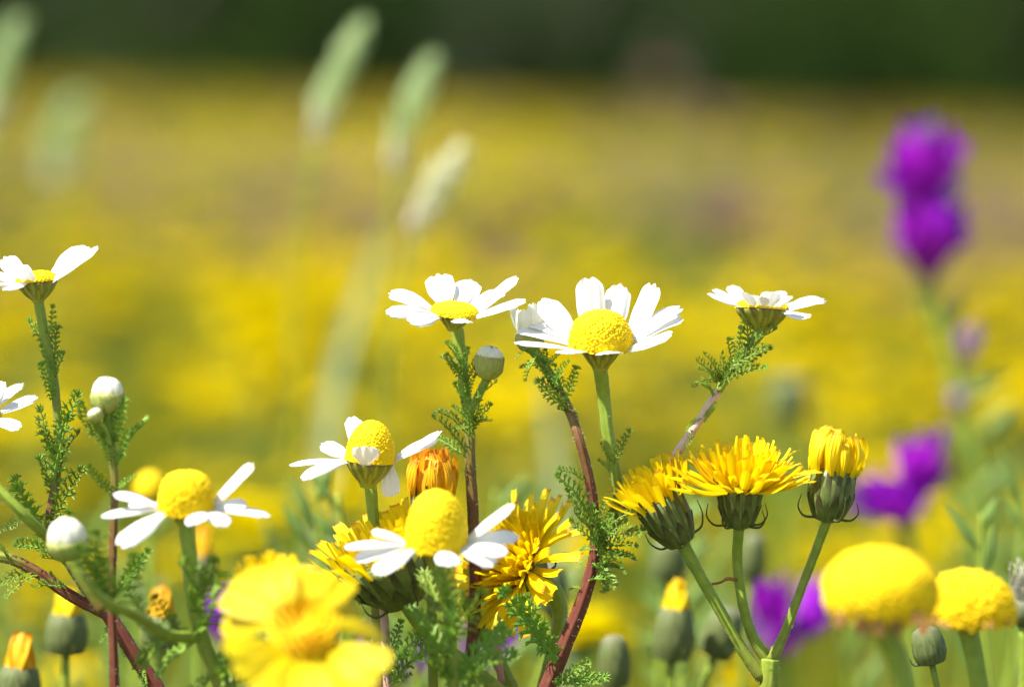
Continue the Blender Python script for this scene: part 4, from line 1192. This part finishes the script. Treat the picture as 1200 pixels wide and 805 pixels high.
# ------------------------------------------------------------------ purple bugloss behind
def floret_mesh(mat, seed):
    r = random.Random(seed); m = MB(); segs, rows = 30, 12; pts, uv = [], []
    for i in range(rows):
        u = i / (rows - 1)
        rr = .05 + .25 * math.sin(math.pi * .66 * u) ** 1.2
        for k in range(segs):
            a = 2 * math.pi * k / segs
            lobe = 1 + (.30 * math.cos(5 * a) + .18 * math.cos(2 * a + seed) + .10 * math.sin(7 * a + 2 * seed)) * u ** 2; up_ = .5 + .5 * math.cos(a)
            z = u * (.72 + .28 * up_) + (.10 * math.cos(5 * a) + .07 * math.sin(3 * a + seed)) * u ** 3 - .12 * max(0, u - .8) * 5 * .4
            pts.append(Vector((rr * lobe * math.cos(a), rr * lobe * math.sin(a) * .95, z))); uv.append((u, k / segs))
    m.grid(pts, uv, rows, segs, 0, True)
    return m.mesh('floret', [M[mat]])


FL = {k: [floret_mesh(k, i) for i in range(4)] for k in ('purple', 'violet', 'lilac')}


def floret(T, px, py, d, axis, L, mat):
    """funnel flower, (px,py) its root, L its length in pixels"""
    s = L * d / FPX
    T.part('floret', rnd.choice(FL[mat]), frame(P(px, py, d), axis) @ Matrix.Rotation(rnd.uniform(0, 6.28), 4, 'Z') @ Matrix.Diagonal((s * .85, s * .85, s, 1)))


def lance(T, bx, by, tx, ty, d, w_, mat='weed'):
    a, c = P(bx, by, d), P(tx, ty, d); x = c - a; L = x.length; x.normalize()
    z = Vector((rnd.uniform(-.5, .5), -1, .5)); z = (z - x * z.dot(x)).normalized(); y = z.cross(x)
    mm = Matrix((x, y, z)).transposed().to_4x4(); mm.translation = a
    T.part('leaf', petal_mesh(L, w_ * d / FPX, bow=.08, cup=.2, notch=0, base=.3, blunt=.0, tipw=.15, mat=mat), mm)


d = 1.60
T = Thing('bugloss', 'tall purple bugloss spike rising above all other flowers at the right', 'purple flower', ground_below(1180, 960, d), 'purple bugloss flowers behind')
spow(T, [(1090, 320, 9, .6), (1098, 370, 9, .1), (1115, 430, 8, 0), (1135, 500, 8, 0), (1158, 640, 9, 0), (1175, 830, 9, 0)], d, ground=True)
for q in ((1072, 238, (-.22, -.3, 1), 86, 'purple'), (1090, 238, (.16, -.3, 1), 88, 'purple'), (1082, 244, (.0, -.35, 1), 100, 'purple'), (1096, 240, (.75, -.3, .85), 50, 'lilac'), (1080, 322, (-.14, -.3, 1), 104, 'purple'), (1096, 320, (.16, -.2, 1), 100, 'violet'), (1088, 326, (.0, -.5, 1), 92, 'purple'), (1062, 226, (-.75, -.4, .7), 48, 'violet'), (1098, 205, (.5, -.5, .8), 46, 'lilac'), (1075, 300, (-.8, -.5, .6), 46, 'lilac'), (1100, 296, (.85, -.4, .7), 44, 'violet'), (1080, 200, (-.1, -.4, 1), 62, 'lilac'), (1090, 290, (.1, -.9, .9), 52, 'violet'), (1130, 425, (.1, -.2, 1), 50, 'lilac'), (1118, 485, (.15, -.2, 1), 34, 'lilac')):
    floret(T, q[0], q[1], d, q[2], q[3], q[4])
for q in ((1100, 390, 1070, 330, 18), (1105, 400, 1130, 340, 18), (1125, 470, 1190, 440, 20), (1140, 520, 1195, 470, 22), (1135, 500, 1105, 440, 18), (1150, 590, 1195, 540, 22), (1145, 560, 1110, 490, 20), (1150, 600, 1190, 600, 20), (1155, 620, 1120, 570, 20), (1160, 680, 1195, 620, 22), (1130, 480, 1150, 430, 18)):
    lance(T, *q[:4], d, q[4])
d = 1.50
T = Thing('bugloss', 'purple bugloss bloom with two lobes right of the closed hawkbit head', 'purple flower', ground_below(1070, 960, d), 'purple bugloss flowers behind')
for q in ((1066, 590, (.12, -.3, 1), 92, 'purple'), (1076, 588, (.3, -.3, 1), 70, 'purple'), (1064, 602, (-.9, -.4, .35), 78, 'violet'), (1054, 614, (-.45, -.6, .7), 78, 'purple'), (1058, 616, (.15, -.6, .8), 66, 'violet')):
    floret(T, q[0], q[1], d, q[2], q[3], q[4])
spow(T, [(1058, 602, 10, .3), (1068, 680, 9, 0), (1072, 830, 9, 0)], d, ground=True)
d = 1.46
T = Thing('bugloss', 'violet bugloss bloom low between the forked hawkbit stems', 'purple flower', ground_below(920, 960, d), 'purple bugloss flowers behind')
for q in ((905, 756, (-.10, -.35, 1), 100, 'purple'), (925, 752, (.55, -.4, .8), 74, 'violet'), (900, 760, (-.4, -.6, .7), 60, 'lilac'), (945, 748, (.2, -.2, .9), 72, 'violet'), (912, 770, (.1, -.8, .7), 66, 'purple')):
    floret(T, q[0], q[1], d, q[2], q[3], q[4])
spow(T, [(912, 750, 9, .2), (918, 830, 9, 0)], d, ground=True)
for lab, fl, (sx, sy) in (('violet bugloss bloom at the bottom left of the tallest daisy stalk', ((450, 792, (-.2, -.4, 1), 60, 'purple'), (480, 800, (.2, -.3, 1), 56, 'violet'), (430, 795, (-.4, -.3, 1), 50, 'violet')), (458, 795)),
                          ('violet bugloss bloom at the bottom right of the tallest daisy stalk', ((560, 800, (.0, -.4, 1), 78, 'violet'), (572, 790, (.2, -.4, 1), 70, 'violet')), (562, 798)),
                          ('small violet bloom half hidden between the red stem and the barrel disc daisy', ((160, 715, (0, -.4, 1), 46, 'violet'), (172, 720, (.3, -.3, 1), 36, 'violet')), (163, 716)),
                          ('narrow violet bloom just right of the barrel disc daisy stalk', ((252, 750, (.0, -.4, 1), 66, 'violet'), (262, 760, (.2, -.2, 1), 60, 'violet')), (254, 752))):
    d = 1.42
    T = Thing('bugloss', lab, 'purple flower', ground_below(sx + 5, 960, d), 'purple bugloss flowers behind')
    for q in fl:
        floret(T, q[0], q[1], d, q[2], q[3], q[4])
    spow(T, [(sx, sy, 8, .1), (sx + 3, 870, 8, 0)], d, ground=True)

# ------------------------------------------------------------------ grass ears and faint stalks
def ear(px0, py0, px1, py1, d, wpx, label, mat='ear', foot=None, n=62):
    """nodding grass ear from tip (px0,py0) to foot (px1,py1)"""
    T = Thing('grass_ear', label, 'grass ear', ground_below(foot or px1 - 30, 900, d), 'blurred grass ears behind')
    a, c = P(px1, py1, d), P(px0, py0, d); s = d / FPX
    spow(T, [(px1, py1, 3, 0), (px1 - (px0 - px1) * .5, py1 + 110, 2.2, 0), ((foot or px1 - 30) + 4, py1 + 330, 2.5, 0)], d, ground=True)
    m = MB(); x = (c - a).normalized(); L = (c - a).length
    o1 = x.orthogonal().normalized(); o2 = x.cross(o1)
    bend = Vector((.1 if px0 > px1 else -.1, 0, -.06)) * L
    for k in range(n):
        u = (k + rnd.random()) / n; q = k * 2.4
        rad = o1 * math.cos(q) + o2 * math.sin(q); wd = wpx * s * .62 * (.3 + .7 * math.sin(math.pi * min(1, .12 + .86 * u))) * rnd.uniform(.5, 1.25)
        base = a + (c - a) * u * .92 + bend * (u * u - .2)
        tipv = base + x * L * .16 + rad * wd
        m.tube([base, base.lerp(tipv, .5) + rad * wd * .25, tipv], [2.6 * s, 4.2 * s, .8 * s], 5, 0, [u] * 3)
    T.part('spike', m.mesh('spike', [M[mat]]))


ear(415, 22, 370, 170, 1.62, 29, 'leftmost and tallest of the three nodding pale grass ears above the centre')
ear(498, 62, 464, 205, 1.64, 28, 'middle of the three nodding grass ears above the centre, green top')
ear(534, 168, 486, 276, 1.55, 30, 'creamy white grass ear, lowest of the three above the centre', 'palear')
ear(12, 20, -14, 160, 1.85, 32, 'faint grass ear cut by the upper left border')
ear(84, 110, 66, 220, 2.35, 38, 'very faint broad grass ear near the upper left corner')
for i, (x0, y0, x1, y1, dd, wv) in enumerate(((452, 262, 395, 430, 1.9, 20), (640, 440, 655, 640, 1.9, 22))):
    T = Thing('wild_grass', ('broad pale grass blade slanting left of the centre daisies', 'pale upright grass blade between the two centre daisies')[i], 'grass plant', ground_below(x1 - 10, 900, dd))
    a = P(x0, y0, dd); g = T.w.translation; m = MB(); pts, uv = [], []
    pp = smooth_path([a, P(x1, y1, dd), P(x1, y1, dd).lerp(g, .5), g], 6)
    for k, q in enumerate(pp):
        u = k / (len(pp) - 1); ww = wv * dd / FPX * .5 * min(1, .15 + 3 * u)
        for v in (-1, 0, 1):
            pts.append(Vector(q) + Vector((v * ww, -abs(v) * ww * .4, 0))); uv.append((1 - u, .5))
    m.grid(pts, uv, len(pp), 3)
    T.part('leaf', m.mesh('leaf', [M['ear']]))

# bigger yellow blooms a few metres back, each a soft disc in the photo
GRP_Y2 = 'large soft yellow blooms two to three metres back'
for i, (px, py, dd, R, lab) in enumerate((
        (288, 338, 3.0, .030, 'large soft yellow bloom far behind the gap between left and centre daisies'),
        (952, 350, 2.7, .026, 'soft yellow bloom glowing directly behind the daisy seen from below'),
        (1010, 400, 2.7, .030, 'large soft yellow bloom right of the daisy seen from below'),
        (692, 318, 3.0, .022, 'soft yellow bloom above the largest daisy'),
        (575, 340, 3.1, .022, 'soft yellow bloom behind the flat centre daisy'),
        (860, 330, 2.9, .022, 'soft yellow bloom behind the petals at the right end of the largest daisy'),
        (340, 600, 1.75, .020, 'blurred yellow flower between the barrel disc daisy and the egg disc daisy'),
        (760, 640, 1.65, .018, 'blurred yellow flower behind the nodding hawkbit and red stem'),
        (690, 735, 1.55, .020, 'blurred yellow flower low behind the red stem'),
        (830, 790, 1.55, .020, 'blurred yellow flower at the bottom behind the dark closed buds'),
        (360, 545, 2.2, .024, 'soft yellow flower under the left petals of the egg disc daisy'))):
    me = simple_flower('yellow_bloom', [YELLOW_BG, GREEN_BG, ORANGE_BG], n=14, R=R, h=1.0, pw=.85, double=True)
    p = P(px, py, dd)
    me2 = simple_flower('yellow_bloom', [YELLOW_BG, GREEN_BG, ORANGE_BG], n=14, R=R, h=p.z, pw=.85, double=True)
    bpy.data.meshes.remove(me)
    o = bpy.data.objects.new('yellow_bloom', me2); col.objects.link(o); o.location = (p.x, p.y, 0)
    tag(o, lab, 'flower', GRP_Y2)

# soft green stalks and leaves filling the lower edge behind the sharp stems
GRP_W = 'soft green weed stalks behind the sharp stems'
for i in range(40):
    px = rnd.uniform(-20, 1220)
    while 865 < px < 985 or 1010 < px < 1100:
        px = rnd.uniform(-20, 1220)
    dd = rnd.uniform(1.2, 1.62); top = rnd.uniform(560, 740)
    T = Thing('weed_stalk', 'soft out of focus green stalk with narrow leaves low among the flowers', 'weed', ground_below(px + rnd.uniform(-30, 30), 950, dd), GRP_W)
    q = [(px, top, 2.5, 0), (px + rnd.uniform(-14, 14), top + 90, 4, 0), (px + rnd.uniform(-20, 20), 830, 5, .1)]
    spow(T, q, dd, ground=True)
    for k in range(7):
        yb = top + 20 + k * rnd.uniform(24, 34); sd = rnd.choice((-1, 1))
        lance(T, px, yb, px + sd * rnd.uniform(15, 45), yb - rnd.uniform(20, 75), dd, rnd.uniform(10, 20), 'weed')

for i, (px, py, dd, R, lab) in enumerate((
        (785, 100, 4.6, .020, 'dull mauve bloom blurred against the dark trees, above the largest daisy'),
        (815, 150, 4.4, .022, 'faint mauve bloom just below the one against the trees'),
        (560, 285, 3.4, .024, 'dull pink mauve bloom above the flat centre daisy'),
        (870, 275, 3.4, .026, 'dull pink mauve bloom above the daisy seen from below'),
        (640, 235, 3.6, .022, 'faint mauve bloom right of the creamy grass ear'))):
    p = P(px, py, dd)
    me = simple_flower('mauve_bloom', [MAUVE_BG, GREEN_BG, MAUVE_BG], n=9, R=R, h=p.z, pw=.85, double=True, droop=-.4)
    o = bpy.data.objects.new('mauve_bloom', me); col.objects.link(o); o.location = (p.x, p.y, 0)
    tag(o, lab, 'flower', 'dull mauve blooms a few metres back')
